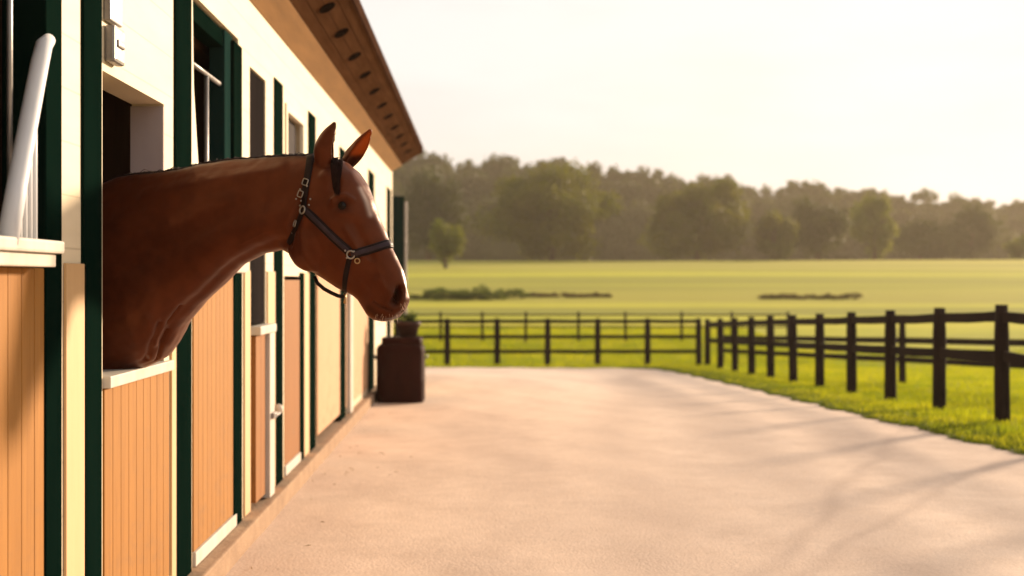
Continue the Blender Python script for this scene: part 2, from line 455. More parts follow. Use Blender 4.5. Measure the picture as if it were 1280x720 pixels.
# grass blades
def blades(name, X, Y, h, w, mat, lean=0.35):
    n = len(X)
    Z = gz(X, Y) - 0.025
    ang = rng.uniform(0, 2 * np.pi, n); la = rng.uniform(0, 2 * np.pi, n)
    L = rng.uniform(0, lean, n) * h
    dx = np.cos(ang) * w / 2; dy = np.sin(ang) * w / 2
    a = np.stack([X - dx, Y - dy, Z], -1); b = np.stack([X + dx, Y + dy, Z], -1)
    m1 = np.stack([X - dx * .6 + np.cos(la) * L * .35, Y - dy * .6 + np.sin(la) * L * .35, Z + h * .6], -1)
    m2 = np.stack([X + dx * .6 + np.cos(la) * L * .35, Y + dy * .6 + np.sin(la) * L * .35, Z + h * .6], -1)
    t = np.stack([X + np.cos(la) * L, Y + np.sin(la) * L, Z + h], -1)
    V = np.stack([a, b, m2, m1, t], 1).reshape(-1, 3)
    i = np.arange(n)[:, None] * 5
    quad = (i + np.array([0, 1, 2, 3])); tri = (i + np.array([3, 2, 4]))
    me = bpy.data.meshes.new(name)
    me.vertices.add(len(V)); me.vertices.foreach_set('co', V.ravel())
    loops = np.concatenate([quad.ravel(), tri.ravel()])
    me.loops.add(len(loops)); me.loops.foreach_set('vertex_index', loops.astype(np.int32))
    me.polygons.add(2 * n)
    me.polygons.foreach_set('loop_start', np.concatenate([np.arange(n) * 4, 4 * n + np.arange(n) * 3]).astype(np.int32))
    me.update(calc_edges=True); me.validate()
    o = link_me(name, me, mat); o['kind'] = 'stuff'
    return o
n = 150000
Yg = 9 + 34 * rng.random(n) ** 1.3
Xg = xr(Yg) + 0.02 + (rng.random(n) ** 1.4) * (5 + Yg * 0.45)
blades('meadow_grass', Xg, Yg, rng.uniform(0.035, 0.10, n), 0.010 + 0.0004 * Yg, 'blades')
n = 60000
Yg = rng.uniform(36.2, 52, n); Xg = rng.uniform(-6, 10, n)
blades('paddock_grass', Xg, Yg, rng.uniform(0.05, 0.14, n), np.full(n, 0.03), 'blades')
n = 52000
Yg = rng.uniform(8, 36.2, n); Xg = xr(Yg) + np.abs(rng.normal(0, 0.34, n)) - 0.05
blades('verge_grass', Xg, Yg, rng.uniform(0.03, 0.085, n), 0.009 + 0.0004 * Yg, 'blades_verge', 0.8)

# stray straw and grit lying along the foot of the wall
n = 60
Yl = rng.uniform(2.5, 22, n); Xl = -1.37 + np.abs(rng.normal(0, 0.28, n))
Zl = gz(Xl, Yl) + 0.006
aa = rng.uniform(0, np.pi, n); ll = rng.uniform(0.012, 0.06, n) / 2; ww = 0.0022
dx = np.cos(aa) * ll; dy = np.sin(aa) * ll; nx = -np.sin(aa) * ww; ny = np.cos(aa) * ww
tp = np.array([0, 0, 0.004])
Vs = np.stack([np.stack([Xl - dx - nx, Yl - dy - ny, Zl], -1), np.stack([Xl + dx - nx, Yl + dy - ny, Zl + .003], -1), np.stack([Xl + dx + nx, Yl + dy + ny, Zl + .003], -1), np.stack([Xl - dx + nx, Yl - dy + ny, Zl], -1), np.stack([Xl, Yl, Zl + .005], -1)], 1).reshape(-1, 3)
i5 = (np.arange(n) * 5)[:, None]
fl = np.concatenate([i5 + np.array([0, 1, 4]), i5 + np.array([1, 2, 4]), i5 + np.array([2, 3, 4]), i5 + np.array([3, 0, 4])])
me = bpy.data.meshes.new('straw_litter'); me.from_pydata(Vs.tolist(), [], fl.tolist())
link_me('straw_litter', me, 'straw')['kind'] = 'stuff'

# ------------------------------------------------------------------ stable building
stable = thing('stable_building', 'long cream stable block with dark green posts, tan board doors and brown roof', 'stable', (WX, 12, 0))
BY0, BY1 = -2.5, 22.7
ZB = 0.12
ZT = 3.42
Y_ = wy
openings = [
    (3.35, Y_(58), ZB, 3.05), (Y_(128), Y_(205), ZB, 2.42), (Y_(240), Y_(298), ZB, 3.07), (Y_(312), Y_(332), ZB, 2.97),
    (Y_(355), Y_(374), ZB, 1.63), (Y_(357), Y_(378), 2.02, 2.9), (Y_(395), Y_(424), ZB, 2.0),
    (-1.6, -0.3, ZB, 3.05), (0.6, 1.9, ZB, 3.05),
]
TH = 0.15
bm = bmesh.new()
brk = sorted({BY0, BY1} | {v for o_ in openings for v in o_[:2]})
for a, b in zip(brk[:-1], brk[1:]):
    mid = (a + b) / 2
    z = ZB
    for lo, hi in sorted((o_[2], o_[3]) for o_ in openings if o_[0] < mid < o_[1]):
        if lo > z: box(bm, WX - TH, WX, a, b, z, lo)
        z = max(z, hi)
    box(bm, WX - TH, WX, a, b, z, ZT)
link_mesh('front_wall', bm, 'cream_wall', stable)
# back and end walls, inside partitions, floor, loft ceiling
bm = bmesh.new()
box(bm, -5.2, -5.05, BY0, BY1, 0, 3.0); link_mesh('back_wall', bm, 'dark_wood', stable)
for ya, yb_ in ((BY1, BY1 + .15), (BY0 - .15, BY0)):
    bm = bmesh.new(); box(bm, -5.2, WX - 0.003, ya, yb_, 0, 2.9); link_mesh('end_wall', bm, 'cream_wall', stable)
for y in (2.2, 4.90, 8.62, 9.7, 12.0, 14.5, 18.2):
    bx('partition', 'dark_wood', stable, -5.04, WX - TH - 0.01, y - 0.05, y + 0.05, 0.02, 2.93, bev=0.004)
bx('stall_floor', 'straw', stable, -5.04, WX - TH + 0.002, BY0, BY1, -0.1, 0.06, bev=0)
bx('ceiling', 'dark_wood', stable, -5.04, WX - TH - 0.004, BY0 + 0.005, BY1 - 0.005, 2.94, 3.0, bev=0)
bx('plinth', 'concrete', stable, WX - TH - 0.02, -1.385, BY0 - 0.1, BY1 + 0.2, -0.3, ZB, bev=0.012)

# roof: one plane rising toward the yard, brown soffit, thin eave board
ry0, ry1 = BY0 - 0.5, 22.45
A = Vector((WX, 0, 3.40)); B = Vector((-0.965, 0, 3.70))
def roof_slab(name, mat, p, q, th, y0, y1, off=0.0):
    bm = bmesh.new()
    d = (q - p); nrm = Vector((-d.z, 0, d.x)).normalized()
    c = []
    for y in (y0, y1):
        for s, h in ((p, off), (q, off), (q, off + th), (p, off + th)):
            v = s + nrm * h; c.append(bm.verts.new((v.x, y, v.z)))
    for f in ((0, 1, 2, 3), (7, 6, 5, 4), (0, 4, 5, 1), (1, 5, 6, 2), (2, 6, 7, 3), (3, 7, 4, 0)):
        bm.faces.new([c[i] for i in f])
    bmesh.ops.recalc_face_normals(bm, faces=bm.faces)
    return link_mesh(name, bm, mat, roofp)
back = A + (A - B) * 7.4
roofp = None
bm = bmesh.new()
d = B - A; nrm = Vector((-d.z, 0, d.x)).normalized()
cs = []
for y in (ry0, ry1):
    for s, h in ((back, 0.02), (B, 0.02), (B, 0.11), (back, 0.11)):
        v = s + nrm * h; cs.append(bm.verts.new((v.x, y, v.z)))
for f in ((0, 1, 2, 3), (7, 6, 5, 4), (0, 4, 5, 1), (1, 5, 6, 2), (2, 6, 7, 3), (3, 7, 4, 0)):
    bm.faces.new([cs[i] for i in f])
bmesh.ops.recalc_face_normals(bm, faces=bm.faces)
roof = link_mesh('roof', bm, 'roof_metal', stable); roofp = roof
K = A + (B - A) * 0.345
# soffit made of boards running along the eave, with thin gaps
bm = bmesh.new()
nb = 4
for i in range(nb):
    p = K + (B - K) * (i / nb); q = K + (B - K) * ((i + 1) / nb - 0.012)
    c = []
    for y in (ry0 + 0.01, ry1 - 0.01):
        for s, h in ((p, -0.004), (q, -0.004), (q, 0.018), (p, 0.018)):
            v = s + nrm * h; c.append(bm.verts.new((v.x, y, v.z)))
    for f in ((0, 1, 2, 3), (7, 6, 5, 4), (0, 4, 5, 1), (1, 5, 6, 2), (2, 6, 7, 3), (3, 7, 4, 0)):
        bm.faces.new([c[k] for k in f])
bmesh.ops.recalc_face_normals(bm, faces=bm.faces)
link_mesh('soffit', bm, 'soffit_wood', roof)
roof_slab('soffit_lit_strip', 'soffit_lit_wood', A, K - (K - A) * 0.01, 0.03, ry0 + 0.01, ry1 - 0.01, -0.014)  # inner soffit strip, light bounced off the wall put into its tan
bx('eave_board', 'roof_metal', roof, -0.968, -0.950, ry0 - 0.005, ry1 + 0.005, 3.69, 3.80, bev=0.004)
vent_y = [2.2, 3.3, 4.4, 5.5, 6.6, 7.75, 8.85, 9.98, 11.0, 12.15, 13.25, 14.4, 15.55, 16.6, 17.8, 18.9, 20.0, 21.1]
V0 = A + (B - A) * 0.68
vm = None
ax = d.normalized()
for y in vent_y:
    bm = bmesh.new()
    seg = 20
    r0 = []; r1 = []; r2 = []
    for k in range(seg):
        a = k * 2 * math.pi / seg
        off = ax * (0.055 * math.cos(a)) + Vector((0, 0.095 * math.sin(a), 0))
        base_ = Vector((V0.x, y, V0.z))
        r0.append(bm.verts.new(base_ + off * 1.18 - nrm * 0.006))
        r1.append(bm.verts.new(base_ + off * 1.18 - nrm * 0.011))
        r2.append(bm.verts.new(base_ + off - nrm * 0.007))
    for k in range(seg):
        j = (k + 1) % seg
        bm.faces.new((r0[k], r0[j], r1[j], r1[k])); bm.faces.new((r1[k], r1[j], r2[j], r2[k]))
    bm.faces.new(r2)
    link_mesh('soffit_vent', bm, 'void_dark', roof)

# green posts and framing
def post(y0, y1, z1=3.07, z0=0.1, proud=0.012, mat='green_paint'):
    return bx('door_post', mat, stable, WX - TH + 0.01, WX + proud, y0, y1, z0, z1, bev=0.008)
post(Y_(58, WX + .012), Y_(78, WX + .012))
post(Y_(105, WX + .012), Y_(128, WX + .012))
post(Y_(220, WX + .012), Y_(240, WX + .012))
post(Y_(293, WX + .012), Y_(303, WX + .012), 3.03)
post(Y_(344, WX + .012), Y_(354, WX + .012), 3.05)
post(Y_(374), Y_(378.5), 1.66)
post(Y_(386.5, WX + .012), Y_(395, WX + .012), 3.05)
post(Y_(424), Y_(431), 3.0)
post(Y_(460), Y_(467), 3.06)
post(Y_(483), Y_(488), 3.07)
post(3.15, 3.35); post(1.9, 2.1); post(0.4, 0.6); post(-0.3, -0.1)

def boards(bm, y0, y1, z0, z1, x0, x1, w=0.13, gap=0.0035):
    n = max(1, round((y1 - y0) / w)); s = (y1 - y0) / n
    box(bm, x0 + 0.0005, x1 - 0.012, y0 + 0.001, y1 - 0.001, z0 + 0.001, z1 - 0.001)
    for i in range(n):
        box(bm, x0 + 0.02, x1, y0 + i * s + gap / 2, y0 + (i + 1) * s - gap / 2, z0, z1, bev=0.004)
def stall_door(y0, y1, z1, mat='door_tan', x1=WX + 0.004, z0=0.20, w=0.13, rail='white_paint', cap=None, label=None):
    bm = bmesh.new(); boards(bm, y0 + 0.004, y1 - 0.004, z0, z1, x1 - 0.06, x1, w)
    o = link_mesh('stall_door', bm, mat, stable)
    if rail:
        bx('bottom_rail', rail, o, x1 - 0.05, x1 + 0.012, y0 + 0.004, y1 - 0.004, z0 - 0.075, z0 - 0.002, bev=0.004)
    if cap:
        bx('sill_cap', 'white_paint', o, x1 - 0.09, x1 + 0.02, y0 + 0.002, y1 - 0.002, z1 + 0.002, z1 + cap, bev=0.006)
    if label: o['label'] = label
    return o
# near door with the V grille
d1 = stall_door(3.36, Y_(58) - 0.005, 1.64, 'door_tan', WX + 0.004)
bm = bmesh.new()
box(bm, WX - 0.06, -1.395, 3.30, 4.47, 1.642, 1.685, bev=0.006); box(bm, WX - 0.07, -1.372, 3.28, 4.49, 1.686, 1.728, bev=0.009)
link_mesh('ledge', bm, 'white_paint', d1)
gr = bpy.data.objects.new('grille', None)
COL.objects.link(gr); gr.parent = stable; gr.location = (0, 0, 0)
def gpart(name, bm, mat='white_metal', sm=True):
    o = link_mesh(name, bm, mat, gr, sm); return o
XG = WX + 0.075
bm = bmesh.new()
p0 = at(9, 306, F * XG / (8 - CX)); p1 = at(50, 78, F * XG / (50 - CX)); p2 = at(61, 50, F * XG / (61 - CX))
ctrl = [p0, p0 + (p1 - p0) * 0.3 + Vector((0, -0.008, 0)), p0 + (p1 - p0) * 0.65 + Vector((0, -0.004, 0.004)), p1, p1 + (p2 - p1) * 0.6 + Vector((0, -0.012, 0.01)), p2]
tube(bm, ctrl, [0.032, 0.031, 0.030, 0.029, 0.027, 0.022], 14)
gpart('yoke_bar', bm)
bm = bmesh.new()
mirror = [Vector((v.x, 2 * 3.93 - v.y, v.z)) for v in ctrl]
tube(bm, mirror, 0.029, 14); gpart('yoke_bar', bm)
def yoke_z(y):
    t = (y - p0.y) / (p1.y - p0.y); return p0.z + (p1.z - p0.z) * min(max(t, 0), 1)
for s in (0, 1):
    for y in np.arange(p0.y + 0.05, p1.y + 0.02, 0.047):
        bm = bmesh.new(); yy_ = y if s == 0 else 2 * 3.93 - y
        tube(bm, [(XG - 0.012, yy_, 1.72), (XG - 0.012, yy_, yoke_z(y) - 0.005)], 0.0105, 8)
        gpart('grille_bar', bm)
bm = bmesh.new(); tube(bm, [(XG - 0.05, 4.20, 1.72), (XG - 0.05, 4.20, 3.05)], 0.009, 8); gpart('grille_bar', bm, 'grey_metal')

# horse's half door and its opening
xo = WX + 0.004
hd = stall_door(Y_(129), Y_(211), 1.172, 'door_tan', xo, w=0.125)
bm = bmesh.new(); box(bm, WX - TH - 0.01, WX + 0.03, Y_(129) + .002, Y_(210.5), 1.174, 1.222, bev=0.006)
link_mesh('sill_cap', bm, 'white_paint', hd)
for z in (2.80, 2.42):
    pass
bm = bmesh.new()
box(bm, WX - TH - 0.004, WX - 0.001, Y_(205) - 0.012, Y_(205) + 0.0, 1.23, 2.41)
link_mesh('door_jamb', bm, 'reveal_grey', stable)
# grey sliding bracket above the horse's opening
bm = bmesh.new()
box(bm, WX + 0.001, WX + 0.03, Y_(129), Y_(144), 2.62, 3.1, bev=0.006)
box(bm, WX + 0.001, WX + 0.045, Y_(130), Y_(143), 2.46, 2.605, bev=0.012)
box(bm, WX + 0.001, WX + 0.055, Y_(132), Y_(140), 2.52, 2.55, bev=0.008)
link_mesh('hinge_bracket', bm, 'grey_metal', stable)
# second full bay
d2 = stall_door(Y_(241), Y_(293), 1.64, 'door_tan', WX + 0.004, w=0.12)
bm = bmesh.new(); box(bm, WX - 0.06, -1.40, Y_(241), Y_(293) - .01, 1.642, 1.725, bev=0.008); link_mesh('ledge', bm, 'white_paint', d2)
g2 = bpy.data.objects.new('grille', None); COL.objects.link(g2); g2.parent = stable
yb = Y_(267)
for args in (((WX - .04, yb, 1.72), (WX - .04, yb, 2.74)), ((WX - .04, Y_(240), 2.74), (WX - .04, Y_(284), 2.74))):
    bm = bmesh.new(); tube(bm, args, 0.013, 8); link_mesh('grille_bar', bm, 'grey_metal', g2, True)
bm = bmesh.new(); box(bm, WX - 0.10, WX - 0.01, Y_(283), Y_(293) - 0.01, 1.73, 3.06, bev=0.006)
link_mesh('shutter', bm, 'green_leaf', stable)
bm = bmesh.new(); box(bm, WX - 0.12, WX - 0.02, Y_(240), Y_(284), 2.955, 3.055, bev=0.006)
link_mesh('door_head', bm, 'green_paint', stable)
# curtain-like white jamb lining at the near side of the second bay
bm = bmesh.new()
jl = [(Y_(242), 3.06), (Y_(243.5), 2.6), (Y_(247), 2.35), (Y_(251), 2.1), (Y_(253), 1.9), (Y_(253), 1.73)]
vs0 = []; vs1 = []
for y, z in jl:
    vs0.append((bm.verts.new((WX - .005, Y_(240), z)), bm.verts.new((WX - .005, y, z))))
    vs1.append((bm.verts.new((WX - .03, Y_(240), z)), bm.verts.new((WX - .03, y, z))))
for i in range(len(jl) - 1):
    bm.faces.new((vs0[i][0], vs0[i][1], vs0[i + 1][1], vs0[i + 1][0])); bm.faces.new((vs1[i][1], vs1[i][0], vs1[i + 1][0], vs1[i + 1][1]))
    bm.faces.new((vs0[i][1], vs1[i][1], vs1[i + 1][1], vs0[i + 1][1]))
link_mesh('door_lining', bm, 'cream_frame', stable)
# narrow feed-room bay: half door with a white edge stile, dark panel above painting the shade of its opening
fd = stall_door(Y_(314), Y_(326.5), 1.24, 'door_rust', WX + 0.03, z0=0.16, w=0.16, rail=None)
bx('stile', 'white_paint', fd, WX - 0.02, WX + 0.06, Y_(326.5) + .002, Y_(332.5), 0.13, 1.24, bev=0.006)
bx('sill_cap', 'white_paint', fd, WX - 0.02, WX + 0.066, Y_(313.5), Y_(334), 1.243, 1.30, bev=0.008)
bm = bmesh.new(); box(bm, WX + 0.061, WX + 0.085, Y_(327.5), Y_(331.5), 0.66, 0.70, bev=0.006)
tube(bm, [(WX + 0.08, Y_(329), 0.68), (WX + 0.08, Y_(335), 0.675)], 0.012, 8)
link_mesh('latch', bm, 'grey_metal', fd)
bm = bmesh.new(); bmesh.ops.create_uvsphere(bm, u_segments=16, v_segments=10, radius=0.035, matrix=Matrix.Translation((WX + 0.035, Y_(342), 0.68)))
link_mesh('door_knob', bm, 'white_paint', stable, True)
bx('opening_shade_panel', 'opening_shade', stable, WX - 0.06, WX - 0.008, Y_(312) + .006, Y_(332) - .006, 1.31, 2.96, bev=0.006)
# fourth bay: rust coloured door, shuttered window above
stall_door(Y_(355), Y_(374), 1.60, 'door_rust', WX + 0.004, w=0.13)
fr = bmesh.new()
wy0, wy1 = Y_(357), Y_(378)
for a in ((WX - .02, WX + .015, wy0 - .04, wy0 + .03, 1.98, 2.94), (WX - .02, WX + .015, wy1 - .03, wy1 + .04, 1.98, 2.94), (WX - .02, WX + .015, wy0 + .03, wy1 - .03, 2.88, 2.94), (WX - .02, WX + .03, wy0 + .03, wy1 - .03, 1.98, 2.04)):
    box(fr, *a, bev=0.004)
win = link_mesh('window', fr, 'cream_frame', stable)
bx('shutter', 'dull_grey', win, WX - .09, WX - .05, wy0 + .03, wy1 - .03, 2.04, 2.88, bev=0.004)
# pale doors further along
stall_door(Y_(395.5), Y_(423.5), 1.66, 'door_pale', WX + 0.012, w=0.16, rail=None)
for a, b, m in ((431.5, 459.5, 'door_pale'),):
    stall_door(Y_(a), Y_(b), 1.66, m, WX + 0.006, w=0.2, rail=None)
bx('downpipe', 'white_paint', stable, WX + 0.001, WX + 0.05, Y_(433), Y_(436), 0.13, 1.7, bev=0.01)
# warmer coloured lower wall strips between the posts
for a, b in ((79, 104), (212, 219), (304, 311), (333, 343.5), (379, 386)):
    bx('wall_panel', 'warm_wall', stable, WX + 0.001, WX + 0.012, Y_(a), Y_(b), 0.125, 1.66, bev=0.002)
# open leaf at the far end, swung out over the yard
bm = bmesh.new(); ye = 21.9
box(bm, WX + 0.05, -1.235, ye, ye + 0.05, 1.0, 2.95, bev=0.006)
lf = link_mesh('open_shutter', bm, 'green_leaf', stable)
bm = bmesh.new(); box(bm, -1.233, -1.19, ye - 0.01, ye + 0.06, 1.0, 2.86, bev=0.006); link_mesh('shutter_frame', bm, 'grey_metal', lf)

# ------------------------------------------------------------------ barrel with a potted plant
cy_, cx_ = 17.95, -1.055
bar = thing('storage_bin', 'square dark red brown bin with rounded shoulders standing by the far stable wall', 'bin', (cx_, cy_, 0))
bm = bmesh.new(); rb = 0.315
prof = [(rb * .95, 0.0), (rb * .99, 0.02), (rb, 0.05), (rb, 0.27), (rb * 1.006, 0.28), (rb * 1.006, 0.29), (rb, 0.30), (rb, 0.66), (rb * .99, 0.70), (rb * .95, 0.735), (rb * .87, 0.755)]
lathe(bm, cx_, cy_, prof, 64, 5.0); link_mesh('drum', bm, 'barrel', bar, True)
bm = bmesh.new(); lathe(bm, cx_ + .02, cy_, [(rb * .84, 0.756), (rb * .85, 0.765), (rb * .85, 0.83), (rb * .82, 0.845), (rb * .5, 0.85)], 64, 5.0)
link_mesh('lid', bm, 'barrel', bar, True)
for s in (-1, 1):
    bm = bmesh.new(); hx = cx_ + s * (rb + 0.005)
    tube(bm, [(hx, cy_ - .07, 0.56), (hx + s * .03, cy_ - .06, 0.6), (hx + s * .03, cy_ + .06, 0.6), (hx, cy_ + .07, 0.56)], 0.012, 8)
    link_mesh('handle', bm, 'grey_metal', bar, True)
px_ = cx_ + 0.10
pot = thing('potted_plant', 'small leafy plant in a dark clay pot standing on the red brown bin', 'potted plant', (px_, cy_, 0.852))
bm = bmesh.new(); lathe(bm, px_, cy_, [(0.11, 0.852), (0.145, 1.00), (0.165, 1.005), (0.165, 1.05), (0.145, 1.05), (0.14, 1.03), (0.02, 1.03)], 32)
link_mesh('pot', bm, 'pot_clay', pot, True)
bm = bmesh.new(); lathe(bm, px_, cy_, [(0.138, 1.031), (0.135, 1.04), (0.05, 1.047)], 24); link_mesh('soil', bm, 'soil', pot, True)
bm = bmesh.new()
for i in range(46):
    a = random.uniform(0, 2 * math.pi); l = random.uniform(0.05, 0.15); r0_ = random.uniform(0, 0.08)
    b0 = Vector((px_ + r0_ * math.cos(a), cy_ + r0_ * math.sin(a), 1.04))
    dr = Vector((math.cos(a) * random.uniform(.1, .7), math.sin(a) * random.uniform(.1, .7), 1)).normalized()
    tp = b0 + dr * l
    tube(bm, [b0, tp], [0.0025, 0.0015], 4)
    for k in range(5):
        c = b0 + dr * l * (0.35 + 0.16 * k)
        u = Vector((random.uniform(-1, 1), random.uniform(-1, 1), random.uniform(-.2, .8))).normalized()
        w_ = u.cross(Vector((0.3, 0.2, 1))).normalized() * 0.011
        q = [c, c + u * .02 + w_, c + u * .045, c + u * .02 - w_]
        bm.faces.new([bm.verts.new(v) for v in q])
link_mesh('foliage', bm, 'leaf_pot', pot)

# ------------------------------------------------------------------ fences
def rough_post(bm, x, y, z0, h, r=0.07):
    seg = 10; n = 6
    rings = []
    ph = random.uniform(0, 6)
    tx, ty = random.uniform(-.012, .012), random.uniform(-.012, .012)
    for i in range(n):
        t = i / (n - 1)
        rr = r * (1.03 - 0.06 * t) * (0.86 if i == n - 1 else 1)
        z = z0 - 0.15 + (h + 0.15) * (t if i < n - 1 else 1) - (0.02 if i == n - 2 else 0)
        rings.append([bm.verts.new((x + tx * t + rr * math.cos(ph + k * 2 * math.pi / seg) * random.uniform(.96, 1.04), y + ty * t + rr * math.sin(ph + k * 2 * math.pi / seg) * random.uniform(.96, 1.04), z)) for k in range(seg)])
    for i in range(n - 1):
        for k in range(seg):
            bm.faces.new((rings[i][k], rings[i][(k + 1) % seg], rings[i + 1][(k + 1) % seg], rings[i + 1][k]))
    bm.faces.new(rings[-1])
def rail(bm, p, q, hgt, th=0.035):
    """a sawn board from p to q with slight sag and waver"""
    p = Vector(p); q = Vector(q); n = 5
    dr = (q - p); hor = Vector((dr.x, dr.y, 0)).normalized(); sd = Vector((-hor.y, hor.x, 0)) * th / 2
    rows = []
    for i in range(n):
        t = i / (n - 1); c = p + dr * t + Vector((0, 0, -0.008 * math.sin(math.pi * t) + random.uniform(-.003, .003)))
        up = Vector((0, 0, hgt / 2 * random.uniform(.95, 1.05)))
        rows.append([bm.verts.new(c + s * sd + u * up) for s, u in ((-1, -1), (1, -1), (1, 1), (-1, 1))])
    for i in range(n - 1):
        for k in range(4):
            bm.faces.new((rows[i][k], rows[i][(k + 1) % 4], rows[i + 1][(k + 1) % 4], rows[i + 1][k]))
    bm.faces.new(rows[0][::-1]); bm.faces.new(rows[-1])
def fence(label, pts, heights, rails_, r=0.07, rh=0.11):
    x0, y0 = pts[0]
    f = thing('fence', label, 'fence', (x0, y0, gzf(x0, y0)))
    for (x, y), h in zip(pts, heights):
        bm = bmesh.new(); rough_post(bm, x, y, gzf(x, y), h, r); link_mesh('post', bm, 'fence_wood', f, True)
    for i in range(len(pts) - 1):
        (xa, ya), (xb, yb_) = pts[i], pts[i + 1]
        dxy = Vector((yb_ - ya, -(xb - xa), 0)).normalized() * 0.0
        for fr_ in rails_:
            bm = bmesh.new()
            rail(bm, (xa, ya, gzf(xa, ya) + fr_ * heights[i]), (xb, yb_, gzf(xb, yb_) + fr_ * heights[i + 1]), rh)
            link_mesh('rail', bm, 'fence_wood', f)
    return f
side = [(5.65 + 0.0165 * y, y) for y in [15.4 + 2.22 * k for k in range(-3, 11)]]
fence('dark brown post and rail fence running along the right side of the gravel yard', side, [1.32] * 11 + [1.32] * 3, (0.90, 0.56), 0.085, 0.12)
farp = [(6.02 - 1.39 * k, 37.75 + 0.0 * k) for k in range(1, 14)]
fence('dark brown three rail fence closing the far end of the gravel yard', [(6.05, 37.75)] + farp, [1.33] * 14, (0.94, 0.62, 0.31), 0.085, 0.10)
right = [(6.6, 37.3), (7.26, 31.6), (8.12, 26.2), (9.0, 20.8), (9.9, 15.4)]
fence('low rails of the paddock fence behind the side fence on the right', right, [1.15] * 5, (0.72, 0.40), 0.07, 0.11)
sec = [(at(p, 0, 45.5).x, 45.5) for p in (452, 500, 551, 603, 657, 723, 782, 852, 915, 985)]
fence('thin distant fence in the meadow beyond the far yard fence', sec, [1.02] * 10, (0.9, 0.5), 0.045, 0.05)

# ------------------------------------------------------------------ trees
def leaf_mesh(name, P, size, mat, parent=None, up=0.0):
    n = len(P)
    a = rng.normal(size=(n, 3)); a /= np.linalg.norm(a, axis=1)[:, None]
    b = rng.normal(size=(n, 3)); b -= (b * a).sum(1)[:, None] * a; b /= np.linalg.norm(b, axis=1)[:, None]
    s = (size * rng.uniform(0.6, 1.3, n))[:, None]
    V = np.stack([P - a * s * .5, P + b * s * .32, P + a * s * .5, P - b * s * .32], 1).reshape(-1, 3)
    me = bpy.data.meshes.new(name)
    me.vertices.add(len(V)); me.vertices.foreach_set('co', V.ravel())
    me.loops.add(4 * n); me.loops.foreach_set('vertex_index', np.arange(4 * n, dtype=np.int32))
    me.polygons.add(n); me.polygons.foreach_set('loop_start', (np.arange(n) * 4).astype(np.int32))
    me.update(calc_edges=True); me.validate()
    return link_me(name, me, mat, parent)
def crown_points(x, y, z0, z1, r, n, lumps=26, seed=0, flat=1.0):
    g = np.random.default_rng(seed)
    zc = (z0 + z1) / 2; hz = (z1 - z0) / 2
    L = []
    for i in range(lumps):
        u = g.normal(size=3); u /= np.linalg.norm(u)
        rr = g.uniform(0.45, 0.86)
        L.append((x + u[0] * r * rr, y + u[1] * r * rr * flat, zc + u[2] * hz * rr, g.uniform(0.24, 0.42)))
    P = []
    per = n // lumps
    for cx, cy, cz, s in L:
        u = g.normal(size=(per, 3)); u /= np.linalg.norm(u, axis=1)[:, None]
        q = (g.random(per) ** 0.45)[:, None] * s
        jit = 1 + 0.25 * np.sin(u[:, :1] * 7 + cx) * np.sin(u[:, 1:2] * 6)
        P.append(np.array([cx, cy, cz]) + u * q * jit * np.array([r, r * flat, hz]))
    return np.concatenate(P)
def tree(name, label, px, base_py, top_py, wpx, Y, n, leaf, mat, group=None, z0f=0.12, seed=0, cat='tree'):
    b = at(px, base_py, Y); x = b.x; zb = gzf(x, Y); zt = at(px, top_py, Y).z
    r = wpx * Y / F / 2
    t = thing(name, label, cat, (x, Y, zb), group)
    z0 = zb + (zt - zb) * z0f
    P = crown_points(x, Y, z0, zt, r, n, 30, seed)
    P = P[P[:, 2] > zb + 0.1]
    leaf_mesh('crown', P, leaf, mat, t)
    bm = bmesh.new(); g = random.Random(seed)
    h = zt - zb; tr = 0.022 * h + 0.05
    tube(bm, [(x, Y, zb - 0.2), (x + g.uniform(-.1, .1), Y, zb + h * .25), (x + g.uniform(-.3, .3), Y, zb + h * .55), (x + g.uniform(-.4, .4), Y, zb + h * .85)], [tr * 1.3, tr, tr * .65, tr * .15], 10)
    for k in range(9):
        a = g.uniform(0, 6.28); hh = g.uniform(.2, .6) * h; ll = r * g.uniform(.5, .85)
        tube(bm, [(x, Y, zb + hh), (x + math.cos(a) * ll * .5, Y + math.sin(a) * ll * .5, zb + hh + ll * .25), (x + math.cos(a) * ll, Y + math.sin(a) * ll, zb + hh + ll * .55)], [tr * .45, tr * .25, tr * .06], 6)
    link_mesh('trunk', bm, 'bark', t, True)
    return t
GT = 'broad trees standing in front of the wood'
